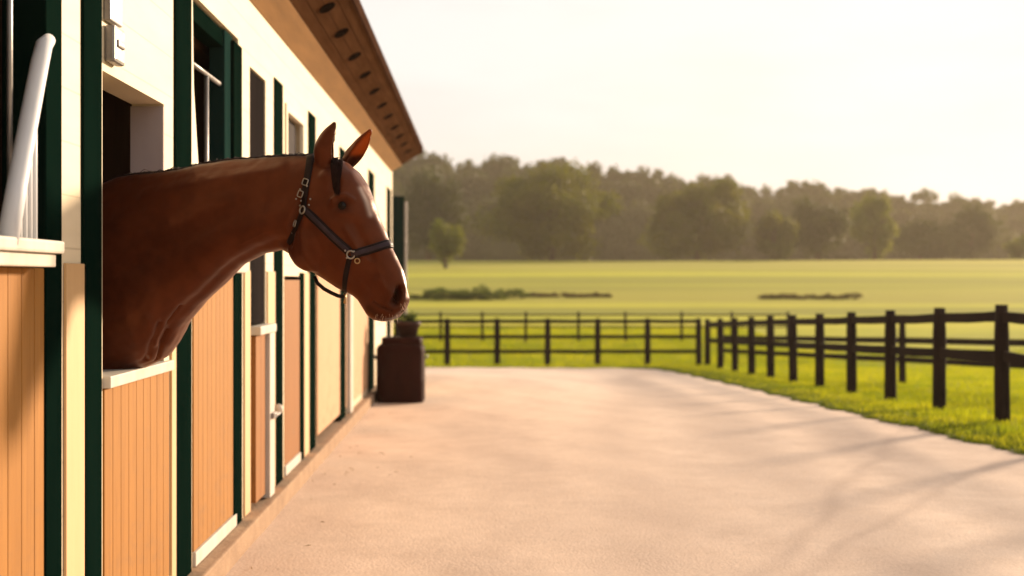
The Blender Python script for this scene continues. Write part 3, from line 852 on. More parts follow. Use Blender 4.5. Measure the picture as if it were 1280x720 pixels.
TR = [
 ('broadleaf_tree', 'small round young green tree nearest to the stable roof end, alone in the meadow', 557, 328, 276, 50, 120, 7000, .28, 'leaf_young', .12),
 ('broadleaf_tree', 'broad dome shaped olive tree, the widest in front of the wood', 690, 326, 208, 178, 158, 26000, .5, 'leaf_tree', .02),
 ('broadleaf_tree', 'tree directly right of the widest dome shaped tree, brownish with a sloping right side', 872, 327, 222, 140, 165, 20000, .5, 'leaf_tree', .02),
 ('broadleaf_tree', 'grey green leafy tree half hidden beside the roof end', 535, 325, 208, 90, 172, 11000, .5, 'leaf_wood', .02),
 ('broadleaf_tree', 'small tree left of the tall pale green tree in the middle of the wood edge', 966, 328, 262, 60, 165, 7000, .45, 'leaf_tree', .03),
 ('broadleaf_tree', 'brownish tree right of the small wood edge tree, left of the pale one', 1022, 328, 248, 80, 175, 9000, .5, 'leaf_wood', .03),
 ('broadleaf_tree', 'tall narrow pale green tree at the edge of the wood on the right', 1093, 329, 246, 62, 165, 9000, .45, 'leaf_young', .03),
 ('broadleaf_tree', 'low hazy tree right of the tall pale green one', 1150, 329, 270, 86, 185, 7000, .5, 'leaf_wood', .03),
 ('broadleaf_tree', 'hazy brown tree second from the right picture edge', 1215, 330, 258, 80, 190, 7000, .5, 'leaf_wood', .03),
 ('broadleaf_tree', 'green bush like tree cut by the right picture edge', 1284, 331, 292, 52, 160, 5000, .4, 'leaf_young', .03),
]
for i, (nm, lb, px, bp, tp, w, Y, n, lf_, mt, zf) in enumerate(TR):
    tree(nm, lb, px, bp, tp, w, Y, n, lf_, mt, GT, zf, 100 + i)
# the wood behind reads as one mass
sky = [(380, 170), (450, 178), (505, 186), (530, 184), (545, 190), (565, 200), (590, 193), (604, 200), (620, 193), (640, 200), (665, 200), (694, 192), (712, 200), (735, 203), (750, 210), (770, 213), (792, 210), (816, 208), (835, 220), (860, 222), (890, 212), (908, 220), (925, 232), (943, 228), (960, 238), (990, 228), (1012, 222), (1032, 234), (1048, 240), (1064, 238), (1085, 240), (1098, 236), (1115, 244), (1135, 252), (1152, 242), (1175, 252), (1198, 244), (1216, 242), (1232, 252), (1250, 254), (1272, 246), (1300, 250), (1340, 256), (1400, 256), (1460, 262)]
sky = [q for a, b in zip(sky[:-1], sky[1:]) for q in (a, ((a[0] + b[0]) / 2, (a[1] + b[1]) / 2 + 4))]
PP = []; cores = bmesh.new()
g = np.random.default_rng(5)
for k, (px, py) in enumerate(sky):
    for row, (Y, dy, dpx) in enumerate(((285, 1, 0), (262, 20, 14), (240, 44, -8))):
        w = g.uniform(42, 60) + row * 8
        p = at(px + dpx, py + dy + g.uniform(-3, 3), Y); zb = gzf(p.x, Y)
        r = w * Y / F / 2
        PP.append(crown_points(p.x, Y, zb - 0.5 if row == 2 else zb + (p.z - zb) * .55, p.z + 0.4, r, 1500, 12, 300 + k * 3 + row))
        # limbs, trunk and dense twiggy heart of each crown
        if row > 0 or True:
            hz = (p.z - zb) / 2
            bmesh.ops.create_icosphere(cores, subdivisions=2, radius=1.0, matrix=Matrix.Translation((p.x, Y + 1.0, zb + hz * .72)) @ Matrix.Diagonal((r * 1.05, r * .8, hz * .95, 1)))
for v in cores.verts:
    nn = mnoise.noise(v.co * 0.45)
    v.co += Vector((nn, nn * .5, nn * .8)) * 0.9
PP = np.concatenate(PP)
wl = leaf_mesh('woodland', PP, 0.8, 'leaf_wood'); wl['kind'] = 'stuff'; wl['label'] = 'long belt of distant trees closing the far side of the meadow'
wc = link_mesh('woodland_understorey', cores, 'leaf_wood', None, True); wc['kind'] = 'stuff'
# meadow scrub
def scrub(name, label, px0, px1, base_py, top_py, Y, mat, n, seed, kinds):
    p0 = at(px0, base_py, Y); p1 = at(px1, base_py, Y)
    cx = (p0.x + p1.x) / 2; zb = gzf(cx, Y); h = (base_py - top_py) * Y / F
    t = thing(name, label, kinds, (cx, Y, zb))
    g = np.random.default_rng(seed); m = max(3, int((px1 - px0) / 7))
    P = []
    for i in range(m):
        x = p0.x + (p1.x - p0.x) * (i + g.uniform(.1, .9)) / m; hh = h * g.uniform(.5, 1.05)
        P.append(crown_points(x, Y + g.uniform(-.5, .5), zb - .05, zb + hh, h * g.uniform(1.0, 1.5), n // m, 10, seed * 50 + i))
    P = np.concatenate(P); P = P[P[:, 2] > zb - .02]
    leaf_mesh('foliage', P, 0.10, mat, t)

def yat(py):   # depth of the meadow surface showing at row py
    lo, hi = 38.0, 149.0
    for _ in range(40):
        m = (lo + hi) / 2
        if CY + F * (CAM_Z - gzf(2, m)) / m > py: lo = m
        else: hi = m
    return lo
scrub('bush', 'dark green bush with two humps in the meadow right of the horse muzzle', 540, 618, 374, 356, yat(374), 'leaf_bush', 9000, 11, 'bush')
scrub('bush', 'small low bush between the two humped bush and the long brown hedge', 627, 650, 372, 360, yat(372), 'leaf_bush', 2500, 12, 'bush')
scrub('hedge', 'long low brown hedge lying across the middle of the meadow', 658, 765, 371, 365, yat(371), 'leaf_dry', 8000, 13, 'hedge')
scrub('hedge', 'short dark brown hedge in the meadow above the side fence', 950, 1072, 373, 366, yat(373), 'leaf_dry', 9000, 14, 'hedge')
scrub('bush', 'faint low bush beside the horse muzzle at the edge of the meadow', 512, 536, 374, 367, yat(374), 'leaf_bush', 1500, 15, 'bush')

# ------------------------------------------------------------------ the horse
def Dpx(px): return float(np.interp(px, [128, 150, 400, 510], [5.9, 5.88, 5.52, 5.39]))
Lh = Vector((0.36, 0.933, 0)).normalized()
def PXZ(px, py): return at(px, py, Dpx(px))
def ring(bm, top, bot, w, lat, k=0.0, e=2.2, seg=36):
    c = (top + bot) / 2; h = (top - bot) / 2
    vs = []
    for i in range(seg):
        a = 2 * math.pi * i / seg
        ca, sa = math.cos(a), math.sin(a)
        cc = math.copysign(abs(ca) ** (2 / e), ca); ss = math.copysign(abs(sa) ** (2 / e), sa)
        vs.append(bm.verts.new(c + h * cc + lat * (w * ss * (1 + k * ca))))
    return vs
def skin(bm, rings):
    for a, b in zip(rings[:-1], rings[1:]):
        n = len(a)
        for i in range(n):
            bm.faces.new((a[i], a[(i + 1) % n], b[(i + 1) % n], b[i]))
    bm.faces.new(rings[0][::-1]); bm.faces.new(rings[-1])
YB = 6.0
st = []   # top, bottom, half width, lateral blend, k, exponent
def bst(xt, zt, xb, zb, w, k=-.05, e=2.3, y=YB, lb=0.0):
    return (Vector((xt, y, zt)), Vector((xb, y, zb)), w, lb, k, e)
body = [bst(-3.95, 1.38, -3.97, 1.18, .07), bst(-3.90, 1.48, -3.95, 1.02, .17), bst(-3.72, 1.58, -3.8, .92, .26), bst(-3.45, 1.63, -3.45, .88, .29), bst(-3.1, 1.60, -3.05, .84, .29),
        bst(-2.75, 1.58, -2.7, .80, .305), bst(-2.45, 1.62, -2.4, .78, .295), bst(-2.2, 1.74, -2.15, .80, .265), bst(-2.02, 1.86, -1.92, .86, .25, -.2, 2.2, 5.98, .1), bst(-1.86, 1.94, -1.86, .93, .24, -.25, 2.2, 5.96, .25),
        bst(-1.74, 1.985, -1.72, 1.08, .225, -.3, 2.2, 5.93, .45)]
def hst(t, b, w, k, e): return (PXZ(*t), PXZ(*b), w, 1.0, k, e)
neck = [hst((150, 221), (180, 459), .205, -.32, 2.2), hst((172, 218), (199, 449), .190, -.34, 2.2), hst((190, 216.5), (213, 432), .172, -.34, 2.2), hst((222, 212), (225, 408), .152, -.34, 2.2), hst((255, 204.5), (245, 385), .135, -.32, 2.2),
        hst((290, 199.5), (271, 360), .122, -.30, 2.2), hst((320, 197), (300, 332), .112, -.28, 2.2), hst((350, 195.5), (330, 317), .104, -.26, 2.2), hst((375, 194.5), (354, 312), .098, -.2, 2.2),
        hst((398, 194), (366, 319), .096, -.05, 2.3), hst((418, 197), (371, 328), .098, .06, 2.4), hst((433, 202.5), (382, 336), .100, .10, 2.5), hst((446, 214), (396, 343), .101, .12, 2.6), hst((457, 231), (411, 352), .097, .10, 2.6),
        hst((466.5, 252), (423, 360), .085, .04, 2.6), hst((475, 275), (433, 365), .072, -.04, 2.5), hst((484, 297), (442, 369.5), .062, -.06, 2.5), hst((493.5, 317), (449, 376), .057, -.02, 2.4), hst((503, 338), (454.5, 385), .056, .0, 2.4),
        hst((508.5, 357), (460, 394), .057, .03, 2.4), hst((511, 374), (467, 400), .055, .03, 2.3), hst((507, 386), (479, 402), .045, .0, 2.2), hst((500, 393), (489, 400.5), .028, 0, 2.2)]
bm = bmesh.new()
rings = []
for (t, b, w, lb, k, e) in body + neck:
    lat = (Vector((0, 1, 0)) * (1 - lb) + Lh * lb).normalized()
    rings.append(ring(bm, t, b, w, lat, k, e))
skin(bm, rings)
# legs: chains of (x, y, z, radius along x, radius along y)
def leg(pts):
    rs = []
    n = 16
    for (x, y, z, rx, ry) in pts:
        rs.append([bm.verts.new((x + rx * math.cos(2 * math.pi * i / n), y + ry * math.sin(2 * math.pi * i / n), z)) for i in range(n)])
    skin(bm, rs)
for s, dx in ((-1, 0.0), (1, -0.12)):
    y = 5.98 + s * 0.15
    leg([(-1.95 + dx * .5, y, 1.15, .13, .09), (-1.93 + dx, y, .95, .10, .075), (-1.91 + dx, y, .72, .065, .055), (-1.90 + dx, y, .58, .05, .045), (-1.895 + dx, y, .52, .052, .048), (-1.90 + dx, y, .46, .042, .038), (-1.905 + dx, y, .30, .03, .027), (-1.90 + dx, y, .20, .042, .037), (-1.88 + dx, y, .145, .036, .035), (-1.855 + dx, y, .11, .05, .045), (-1.84 + dx, y, .062, .065, .058)])
    y = 6.0 + s * 0.16
    leg([(-3.55, y, 1.25, .22, .11), (-3.55, y, 1.0, .19, .10), (-3.53 - dx, y, .86, .13, .085), (-3.62 - dx, y, .70, .085, .06), (-3.70 - dx, y, .60, .062, .045), (-3.71 - dx, y, .53, .055, .042), (-3.68 - dx, y, .46, .042, .035), (-3.66 - dx, y, .30, .032, .028), (-3.65 - dx, y, .20, .044, .038), (-3.63 - dx, y, .145, .037, .035), (-3.60 - dx, y, .11, .052, .046), (-3.585 - dx, y, .062, .065, .058)])
# jowl plates and muscle masses that the loft leaves out
def blob(c, r, rot=None):
    m = Matrix.Translation(c) @ (rot if rot else Matrix.Identity(4)) @ Matrix.Diagonal((r[0], r[1], r[2], 1))
    bmesh.ops.create_icosphere(bm, subdivisions=3, radius=1.0, matrix=m)
rotL = Matrix.Rotation(math.atan2(-0.36, 0.933), 4, 'Z')
for s in (-1, 1):
    blob(PXZ(396, 305) + Lh * s * .055, (.105, .045, .115), rotL)      # round jowl
    blob(PXZ(428, 256) + Lh * s * .082, (.036, .024, .030), rotL)      # eye socket
    blob(PXZ(418, 225) + Lh * s * .060, (.045, .035, .045), rotL)      # temple
    blob(PXZ(494, 369) + Lh * s * .038, (.030, .024, .034), rotL)      # nostril wing
    blob(PXZ(170, 400) + Lh * s * .09, (.09, .09, .12), rotL)           # breast muscle
# ears
def ear(base_, tip, opn, rmax, bend):
    base_ = Vector(base_); tip = Vector(tip); T = (tip - base_).normalized()
    O = (opn - T * opn.dot(T)).normalized(); S = T.cross(O).normalized()
    n = 14; m = 14; outer = []; inner = []
    L_ = (tip - base_).length
    for i in range(n + 1):
        t = i / n
        r = rmax * (0.62 + 0.9 * t - 0.2 * t * t) if t < .3 else rmax * (0.62 + 0.9 * .3 - .018) * max(0.0, 1 - ((t - .3) / .7) ** 1.9) ** 0.8
        r = max(r, 0.006)
        c = base_ + T * (L_ * t) + bend * (math.sin(math.pi * t) * 0.5 + t * t - t * .5) * .25
        span = R(118 + 37 * max(0, 1 - t * 2.2)) 
        thk = 0.0065
        ro = []; ri = []
        for j in range(m + 1):
            a = -span + 2 * span * j / m
            dv = -O * math.cos(a) + S * math.sin(a) * .85
            ro.append(bm.verts.new(c + dv * (r + thk * .5))); ri.append(bm.verts.new(c + dv * max(r - thk * .5, .0005) + O * .001))
        outer.append(ro); inner.append(ri)
    for i in range(n):
        for j in range(m):
            bm.faces.new((outer[i][j], outer[i][j + 1], outer[i + 1][j + 1], outer[i + 1][j]))
            bm.faces.new((inner[i][j + 1], inner[i][j], inner[i + 1][j], inner[i + 1][j + 1]))
        bm.faces.new((outer[i][0], outer[i + 1][0], inner[i + 1][0], inner[i][0]))
        bm.faces.new((outer[i + 1][m], outer[i][m], inner[i][m], inner[i + 1][m]))
    for j in range(m):
        bm.faces.new((outer[0][j + 1], outer[0][j], inner[0][j], inner[0][j + 1]))
        bm.faces.new((outer[n][j], outer[n][j + 1], inner[n][j + 1], inner[n][j]))
ear(at(404, 207, 5.52 - .055), at(423, 153, 5.47 - .055), Vector((1.0, .05, -.15)), .056, Vector((-.085, 0, .0)))
ear(at(431, 208, 5.52 + .055), at(463, 160.5, 5.50 + .06), Vector((.75, -.75, .25)), .043, Vector((.03, 0, -.035)))
bmesh.ops.recalc_face_normals(bm, faces=bm.faces)
raw = bpy.data.meshes.new('raw'); bm.to_mesh(raw); bm.free()
tmp = bpy.data.objects.new('tmp', raw); COL.objects.link(tmp)
md = tmp.modifiers.new('r', 'REMESH'); md.mode = 'VOXEL'; md.voxel_size = 0.0052; md.adaptivity = 0
dg = bpy.context.evaluated_depsgraph_get()
hm = bpy.data.meshes.new_from_object(tmp.evaluated_get(dg))
bpy.data.objects.remove(tmp); bpy.data.meshes.remove(raw)
nv = len(hm.vertices)
V = np.empty(nv * 3, np.float32); hm.vertices.foreach_get('co', V); V = V.reshape(-1, 3).astype(float)
E = np.empty(len(hm.edges) * 2, np.int32); hm.edges.foreach_get('vertices', E); E = E.reshape(-1, 2)
deg = np.bincount(E.ravel(), minlength=nv).astype(float)
# smooth joints strongly on the body, gently on ears and muzzle
earz = V[:, 2] > at(420, 197, 5.5).z
headm = V[:, 0] > at(395, 0, 5.5).x
wgt = np.where(earz & (V[:, 0] > -0.72), 0.10, np.where(headm, 0.5, 0.6))
its = 22
for it in range(its):
    acc = np.zeros_like(V)
    for c in range(3):
        acc[:, c] = np.bincount(E[:, 0], V[E[:, 1], c], nv) + np.bincount(E[:, 1], V[E[:, 0], c], nv)
    avg = acc / deg[:, None]
    sgn = 1.0 if it % 2 == 0 else -1.04 * 0.75 / 1.0
    V += (avg - V) * (wgt * (sgn if it % 2 == 0 else -0.52 / 0.6))[:, None] if it < its - 6 else (avg - V) * (wgt * .6)[:, None]
hm.vertices.foreach_set('co', V.ravel().astype(np.float32)); hm.update()
def vnormals():
    nn = np.empty(nv * 3, np.float32); hm.vertices.foreach_get('normal', nn); return nn.reshape(-1, 3).astype(float)
def bvh():
    polys = [tuple(p.vertices) for p in hm.polygons]
    return BVHTree.FromPolygons([tuple(v) for v in V], polys)
T0 = bvh()
O0 = Vector((0, 0, CAM_Z))
C0 = PXZ(430, 280)
def cast(px, py, tree_=None):
    h = (tree_ or T0).ray_cast(O0, ray(px, py).normalized())
    if h[0] is None: return None, None
    return h[0], h[1]
def mir(p):
    dlt = (p - C0).dot(Lh); return p - Lh * (2 * dlt)
def mirv(n_): return n_ - Lh * (2 * n_.dot(Lh))
def seg_dist(P, a, b):
    ab = b - a; t = np.clip(((P - a) @ ab) / max(ab @ ab, 1e-9), 0, 1)
    return np.linalg.norm(P - (a + t[:, None] * ab), axis=1)
def stroke_dist(pts, both=True):
    hit = [cast(*p)[0] for p in pts]; hit = [h for h in hit if h is not None]
    dmin = np.full(nv, 9.0)
    sets = [hit] + ([[mir(h) for h in hit]] if both else [])
    for hs in sets:
        A_ = [np.array(h) for h in hs]
        if len(A_) == 1: dmin = np.minimum(dmin, np.linalg.norm(V - A_[0], axis=1))
        for a, b in zip(A_[:-1], A_[1:]): dmin = np.minimum(dmin, seg_dist(V, a, b))
    return dmin
NRM = vnormals()
disp = np.zeros(nv)
def sculpt(pts, r, amt, both=True):
    global disp
    dd = stroke_dist(pts, both); disp += 1.35 * amt * np.exp(-(dd / r) ** 2)
sculpt([(416, 250), (422, 245), (432, 244), (441, 250)], .011, .007)      # brow
sculpt([(418, 264), (427, 268), (438, 266)], .009, .003)                  # lower lid
sculpt([(428, 257)], .015, -.007)
sculpt([(416, 235), (420, 228)], .018, -.007)                             # temple hollow
sculpt([(443, 280), (455, 305), (464, 322)], .018, -.006)                 # beside nasal bone
sculpt([(432, 286), (442, 302), (451, 318)], .012, .007)                  # facial crest
sculpt([(375, 255), (364, 285), (362, 305)], .016, -.014)                 # groove behind jaw
sculpt([(386, 262), (377, 290), (380, 318), (396, 337)], .016, .005)
sculpt([(430, 335), (446, 352), (458, 365)], .022, -.005)                 # hollow over lips
sculpt([(474, 350), (484, 362)], .016, .004)
sculpt([(497, 371)], .024, .005)                                          # nostril rim
sculpt([(500, 361), (498, 369), (494, 377)], 0.0125, -.046)                # nostril
sculpt([(504, 389), (488, 388), (474, 382), (466, 376)], .0045, -.006)    # mouth
sculpt([(480, 395), (490, 395)], .010, .003)
sculpt([(355, 300), (320, 312), (280, 340), (248, 370), (222, 395), (205, 425)], .028, -.009, False)   # jugular groove
sculpt([(370, 240), (330, 250), (270, 275), (210, 310), (160, 335)], .05, -.007, False)
sculpt([(350, 212), (300, 220), (240, 232), (180, 245)], .035, .006, False)
sculpt([(212, 415), (203, 432), (196, 450)], .010, -.012, False)
sculpt([(200, 405), (190, 425), (182, 450)], .014, -.010, False)
sculpt([(226, 385), (212, 404)], .010, -.007, False)
sculpt([(372, 335), (352, 322)], .010, -.005, False)
sculpt([(185, 400), (192, 430), (186, 458)], .02, .006, False)
for vein in ([(452, 300), (446, 312), (441, 326), (436, 340)], [(446, 312), (456, 322), (466, 330)], [(470, 335), (478, 348), (482, 360)], [(300, 305), (330, 290), (352, 285)]):
    sculpt(vein, .0045, .0014)
for i in range(nv):
    if V[i, 0] > -1.9:
        disp[i] += 0.0035 * mnoise.noise(Vector((V[i, 0] * 9, V[i, 1] * 9, V[i, 2] * 9))) + 0.0012 * mnoise.noise(Vector((V[i, 0] * 30, V[i, 1] * 30, V[i, 2] * 30)))
V += NRM * disp[:, None]
hm.vertices.foreach_set('co', V.ravel().astype(np.float32)); hm.update()
# colour masks on the coat: dark nostril, lips and lower legs, a forehead highlight painted in with a faint star
def smask(dd, r): return np.exp(-(dd / r) ** 2)
dark = np.clip(2.2 * smask(stroke_dist([(500, 361), (498, 369), (494, 377)]), .0145), 0, 1)
dark = np.maximum(dark, 0.55 * smask(stroke_dist([(506, 390), (492, 397), (476, 396), (462, 386)]), .022))
dark = np.maximum(dark, 0.38 * smask(stroke_dist([(497, 368), (488, 385)]), .045))
dark = np.maximum(dark, 0.8 * smask(stroke_dist([(505, 389), (488, 388), (474, 382), (467, 377)]), .005))
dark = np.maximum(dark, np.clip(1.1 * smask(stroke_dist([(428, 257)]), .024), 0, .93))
dark = np.maximum(dark, 0.85 * (1 - sstep(.45, .75, V[:, 2])))
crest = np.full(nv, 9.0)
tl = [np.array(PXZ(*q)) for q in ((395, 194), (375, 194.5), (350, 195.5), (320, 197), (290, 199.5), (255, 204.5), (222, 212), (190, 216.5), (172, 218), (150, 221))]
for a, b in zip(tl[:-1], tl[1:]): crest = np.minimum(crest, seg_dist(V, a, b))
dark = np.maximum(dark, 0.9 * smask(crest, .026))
ridge = (V[:, 2] > at(395, 195, 5.5).z) & headm
dark = np.maximum(dark, np.where(earz & headm, 0.35 * sstep(at(0, 175, 5.5).z, at(0, 158, 5.5).z, V[:, 2]), 0))
wz = mnoise
star_highlight = 0.5 * smask(stroke_dist([(451, 236), (457, 250), (463, 268)], False), .011)
earm = np.where(earz & headm & (((V - np.array(C0)) @ np.array(Lh)) > 0), 0.30 * sstep(at(0, 197, 5.5).z, at(0, 188, 5.5).z, V[:, 2]), 0)
for nm, arr in (('dark', dark), ('star_highlight', star_highlight), ('ear', earm)):
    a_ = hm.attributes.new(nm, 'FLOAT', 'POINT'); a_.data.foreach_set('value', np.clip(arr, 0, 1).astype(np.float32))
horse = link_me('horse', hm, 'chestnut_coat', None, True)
tag(horse, 'chestnut horse in a leather halter reaching its head and neck out over a half door', 'horse')
T1 = bvh()
def cast1(px, py): return cast(px, py, T1)
# eyes
p, n_ = cast1(428, 257)
for q, m in ((p, n_), (mir(p), mirv(n_))):
    bm = bmesh.new()
    bmesh.ops.create_uvsphere(bm, u_segments=24, v_segments=16, radius=.0215, matrix=Matrix.Translation(q - m * .0075))
    link_mesh('eye', bm, 'eye_dark', horse, True)
# lids: thin folds round the eyes
for q, m in ((p, n_), (mir(p), mirv(n_))):
    bm = bmesh.new(); ax1 = Vector((0.5, 0, -.87)); ax1 = (ax1 - m * ax1.dot(m)).normalized(); ax2 = m.cross(ax1)
    pts = [q + ax1 * (.0185 * math.cos(a)) + ax2 * (.0125 * math.sin(a)) + m * (.0065 - .006 * abs(math.cos(a))) for a in np.linspace(0, 2 * math.pi, 25)]
    tube(bm, pts, .0032, 8, False); link_mesh('eyelid', bm, 'mane_hair', horse, True)
# hooves
for i, (x, y) in enumerate(((-1.84, 5.83), (-1.96, 6.13), (-3.585, 5.84), (-3.465, 6.16))):
    bm = bmesh.new(); lathe(bm, x, y, [(.074, .0605), (.062, .125)], 20); link_mesh('hoof', bm, 'hoof', horse, True)

def near_surf(p_):
    h = T1.find_nearest(p_); return h[0], h[1]
def strands(name, roots, parent, mat='mane_hair', r=0.0016):
    bm = bmesh.new()
    for pts in roots:
        n = len(pts); tube(bm, pts, [r * (1 - .75 * i / (n - 1)) for i in range(n)], 3, False)
    return link_mesh(name, bm, mat, parent, True)
# mane: roots on the crest, hair falls to the far side
top_line = [PXZ(x_, y_) for x_, y_ in ((402, 194), (375, 194.5), (350, 195.5), (320, 197), (290, 199.5), (255, 204.5), (222, 212), (190, 216.5), (172, 218), (150, 221))] + [Vector((-1.74, 5.93, 1.985)), Vector((-1.86, 5.96, 1.94)), Vector((-2.02, 5.98, 1.86))]
def along(pts, t):
    t *= len(pts) - 1; i = min(int(t), len(pts) - 2); return pts[i].lerp(pts[i + 1], t - i)
roots = []
for i in range(2600):
    p_ = along(top_line, random.random()); q, m = near_surf(p_ + Lh * random.uniform(-.034, .02) + Vector((0, 0, .02)))
    ln = random.uniform(.10, .24); cur = q - m * .003; pts = [cur.copy()]
    dirv = (Vector((random.uniform(-.25, .1), 0, random.uniform(.05, .3))) + Lh * random.uniform(.5, 1.1)).normalized()
    for k in range(7):
        cur = cur + dirv * ln / 7
        dirv = (dirv + Vector((random.uniform(-.1, .1), 0, -.42 if (cur - p_).dot(Lh) > .012 else -.12))).normalized()
        s_, sn = near_surf(cur)
        if (cur - s_).dot(sn) < .004: cur = s_ + sn * .004
        pts.append(cur.copy())
    roots.append(pts)
strands('mane', roots, horse, r=.0026)
# forelock between the ears down toward the eye
roots = []
for i in range(240):
    f0 = random.random()
    jx = random.gauss(0, .8); path = [(413 + 15 * f0, 200 - 2 * f0), (414 + 13 * f0 + jx * .5, 211), (416 + 9 * f0 + jx, 223), (418 + 6 * f0 + jx * 1.4, 235), (420 + 4 * f0 + jx * 1.8, 245 + random.uniform(-8, 4))]
    ln = random.uniform(.35, 1.0) if random.random() < .6 else random.uniform(.85, 1.0); pts = []
    for k in range(8):
        t = k / 7 * ln * 4; j = min(int(t), 3)
        x_ = path[j][0] + (path[j + 1][0] - path[j][0]) * (t - j); y_ = path[j][1] + (path[j + 1][1] - path[j][1]) * (t - j)
        h, m = cast1(x_, y_)
        if h is None: continue
        pts.append(h + m * (.002 + .012 * random.random() * math.sin(math.pi * min(1, .15 + k / 8))))
    if len(pts) > 3: roots.append(pts)
strands('forelock', roots, horse, r=.0024)
# whiskers
roots = []
for i in range(46):
    x_, y_ = random.choice([(random.uniform(468, 505), random.uniform(392, 400)), (random.uniform(500, 509), random.uniform(376, 392))])
    h, m = cast1(x_, y_)
    if h is None: continue
    d_ = (m + Vector((random.uniform(-.3, .3), random.uniform(-.3, .3), -.9))).normalized(); l = random.uniform(.012, .03)
    roots.append([h, h + d_ * l * .5, h + d_ * l + Vector((0, 0, -.003))])
strands('whiskers', roots, horse, 'whisker_hair', .0006)
# tail
roots = []
for i in range(220):
    a = random.uniform(0, 6.28); rr = random.uniform(0, .04)
    b0 = Vector((-3.93, 6.0 + rr * math.cos(a), 1.42 + rr * math.sin(a))); e0 = Vector((-4.08 + random.uniform(-.06, .06), 6.0 + 2.6 * rr * math.cos(a), random.uniform(.5, .9)))
    roots.append([b0, b0.lerp(e0, .15) + Vector((-.07, 0, .04)), b0.lerp(e0, .5) + Vector((-.06, 0, 0)), e0])
strands('tail', roots, horse, r=.004)

# ------------------------------------------------------------------ halter
halter = bpy.data.objects.new('halter', None); COL.objects.link(halter); halter.parent = horse
def ribbon(name, pts, nrms, width, th, mat, parent, closed=False, lift=0.0):
    bm = bmesh.new(); n = len(pts); rows = []
    prof = []
    for a in np.linspace(0, 2 * math.pi, 13)[:-1]:
        ca, sa = math.cos(a), math.sin(a)
        prof.append((math.copysign(abs(ca) ** .5, ca) * width / 2, math.copysign(abs(sa) ** .7, sa) * th / 2 + th / 2 + lift))
    for i in range(n):
        a = pts[(i - 1) % n] if closed or i > 0 else pts[i]; b = pts[(i + 1) % n] if closed or i < n - 1 else pts[i]
        t = (b - a).normalized(); m = nrms[i]; m = (m - t * m.dot(t)).normalized(); s_ = t.cross(m)
        rows.append([bm.verts.new(pts[i] + s_ * u + m * v) for u, v in prof])
    k = len(prof)
    for i in range(n if closed else n - 1):
        a = rows[i]; b = rows[(i + 1) % n]
        for j in range(k): bm.faces.new((a[j], a[(j + 1) % k], b[(j + 1) % k], b[j]))
    if not closed: bm.faces.new(rows[0][::-1]); bm.faces.new(rows[-1])
    bmesh.ops.recalc_face_normals(bm, faces=bm.faces)
    return link_mesh(name, bm, mat, parent, True)
def smooth_path(P, M, it=3, closed=False):
    for _ in range(it):
        n = len(P)
        Q = [P[i] if (not closed and i in (0, n - 1)) else (P[i - 1] + P[i] * 2 + P[(i + 1) % n]) / 4 for i in range(n)]
        W = [M[i] if (not closed and i in (0, n - 1)) else (M[i - 1] + M[i] * 2 + M[(i + 1) % n]).normalized() for i in range(n)]
        P, M = Q, W
    return P, M
def surf_path(pxs, n=16):
    P = []; M = []
    for i in range(n + 1):
        t = i / n * (len(pxs) - 1); j = min(int(t), len(pxs) - 2)
        x_ = pxs[j][0] + (pxs[j + 1][0] - pxs[j][0]) * (t - j); y_ = pxs[j][1] + (pxs[j + 1][1] - pxs[j][1]) * (t - j)
        h, m = cast1(x_, y_)
        if h is not None: P.append(h); M.append(m)
    return smooth_path(P, M)
def loop_path(a_px, b_px, n=64):
    """closed loop round the head through two profile points of the sagittal plane"""
    a = PXZ(*a_px); b = PXZ(*b_px); c = (a + b) / 2; u = (a - b).normalized()
    P = []; M = []
    for i in range(n):
        th_ = 2 * math.pi * i / n; dv = u * math.cos(th_) + Lh * math.sin(th_)
        h = T1.ray_cast(c + dv * .5, -dv)
        if h[0] is not None and (h[0] - c).length < .3: P.append(h[0]); M.append(h[1])
    return smooth_path(P, M, 4, True)
def both_sides(P, M): return [(P, M), ([mir(p_) for p_ in P], [mirv(m_) for m_ in M])]
P, M = surf_path([(440, 318), (452, 315), (466, 311), (478, 307), (486, 304.5)], 18)
ncen = PXZ(492, 303)
arc = [near_surf(ncen + Lh * s_)  for s_ in (-.03, -.015, 0, .015, .03)]
full = P + [a_[0] for a_ in arc] + [mir(p_) for p_ in P[::-1]]
fulm = M + [a_[1] for a_ in arc] + [mirv(m_) for m_ in M[::-1]]
full, fulm = smooth_path(full, fulm, 3)
nb_ = ribbon('noseband', full, fulm, .036, .008, 'leather', halter)
ribbon('padding', full, fulm, .018, .005, 'leather_pad', nb_, False, .005)
P, M = surf_path([(381, 262), (398, 278), (418, 298), (437, 315)])
for P_, M_ in both_sides(P, M):
    cs_ = ribbon('cheek_strap', P_, M_, .036, .007, 'leather', halter)
    ribbon('padding', P_, M_, .018, .005, 'leather_pad', cs_, False, .004)
# crownpiece over the poll behind the ears
P, M = surf_path([(380, 262), (381, 245), (384, 225), (387, 208), (388, 199), (388.5, 196.5)], 18)
top_c = PXZ(389, 194)
full = P + [near_surf(top_c + Lh * s_ * .02 + Vector((0, 0, .01)))[0] for s_ in (-1, 0, 1)] + [mir(p_) for p_ in P[::-1]]
fulm = M + [near_surf(top_c + Lh * s_ * .02 + Vector((0, 0, .01)))[1] for s_ in (-1, 0, 1)] + [mirv(m_) for m_ in M[::-1]]
full, fulm = smooth_path(full, fulm, 3)
cr_ = ribbon('crownpiece', full, fulm, .034, .007, 'leather', halter)
# throat strap
P, M = surf_path([(380, 262), (374, 275), (368, 292), (361, 305)], 10)
for P_, M_ in both_sides(P, M): ribbon('throat_strap', P_, M_, .028, .006, 'leather', halter)
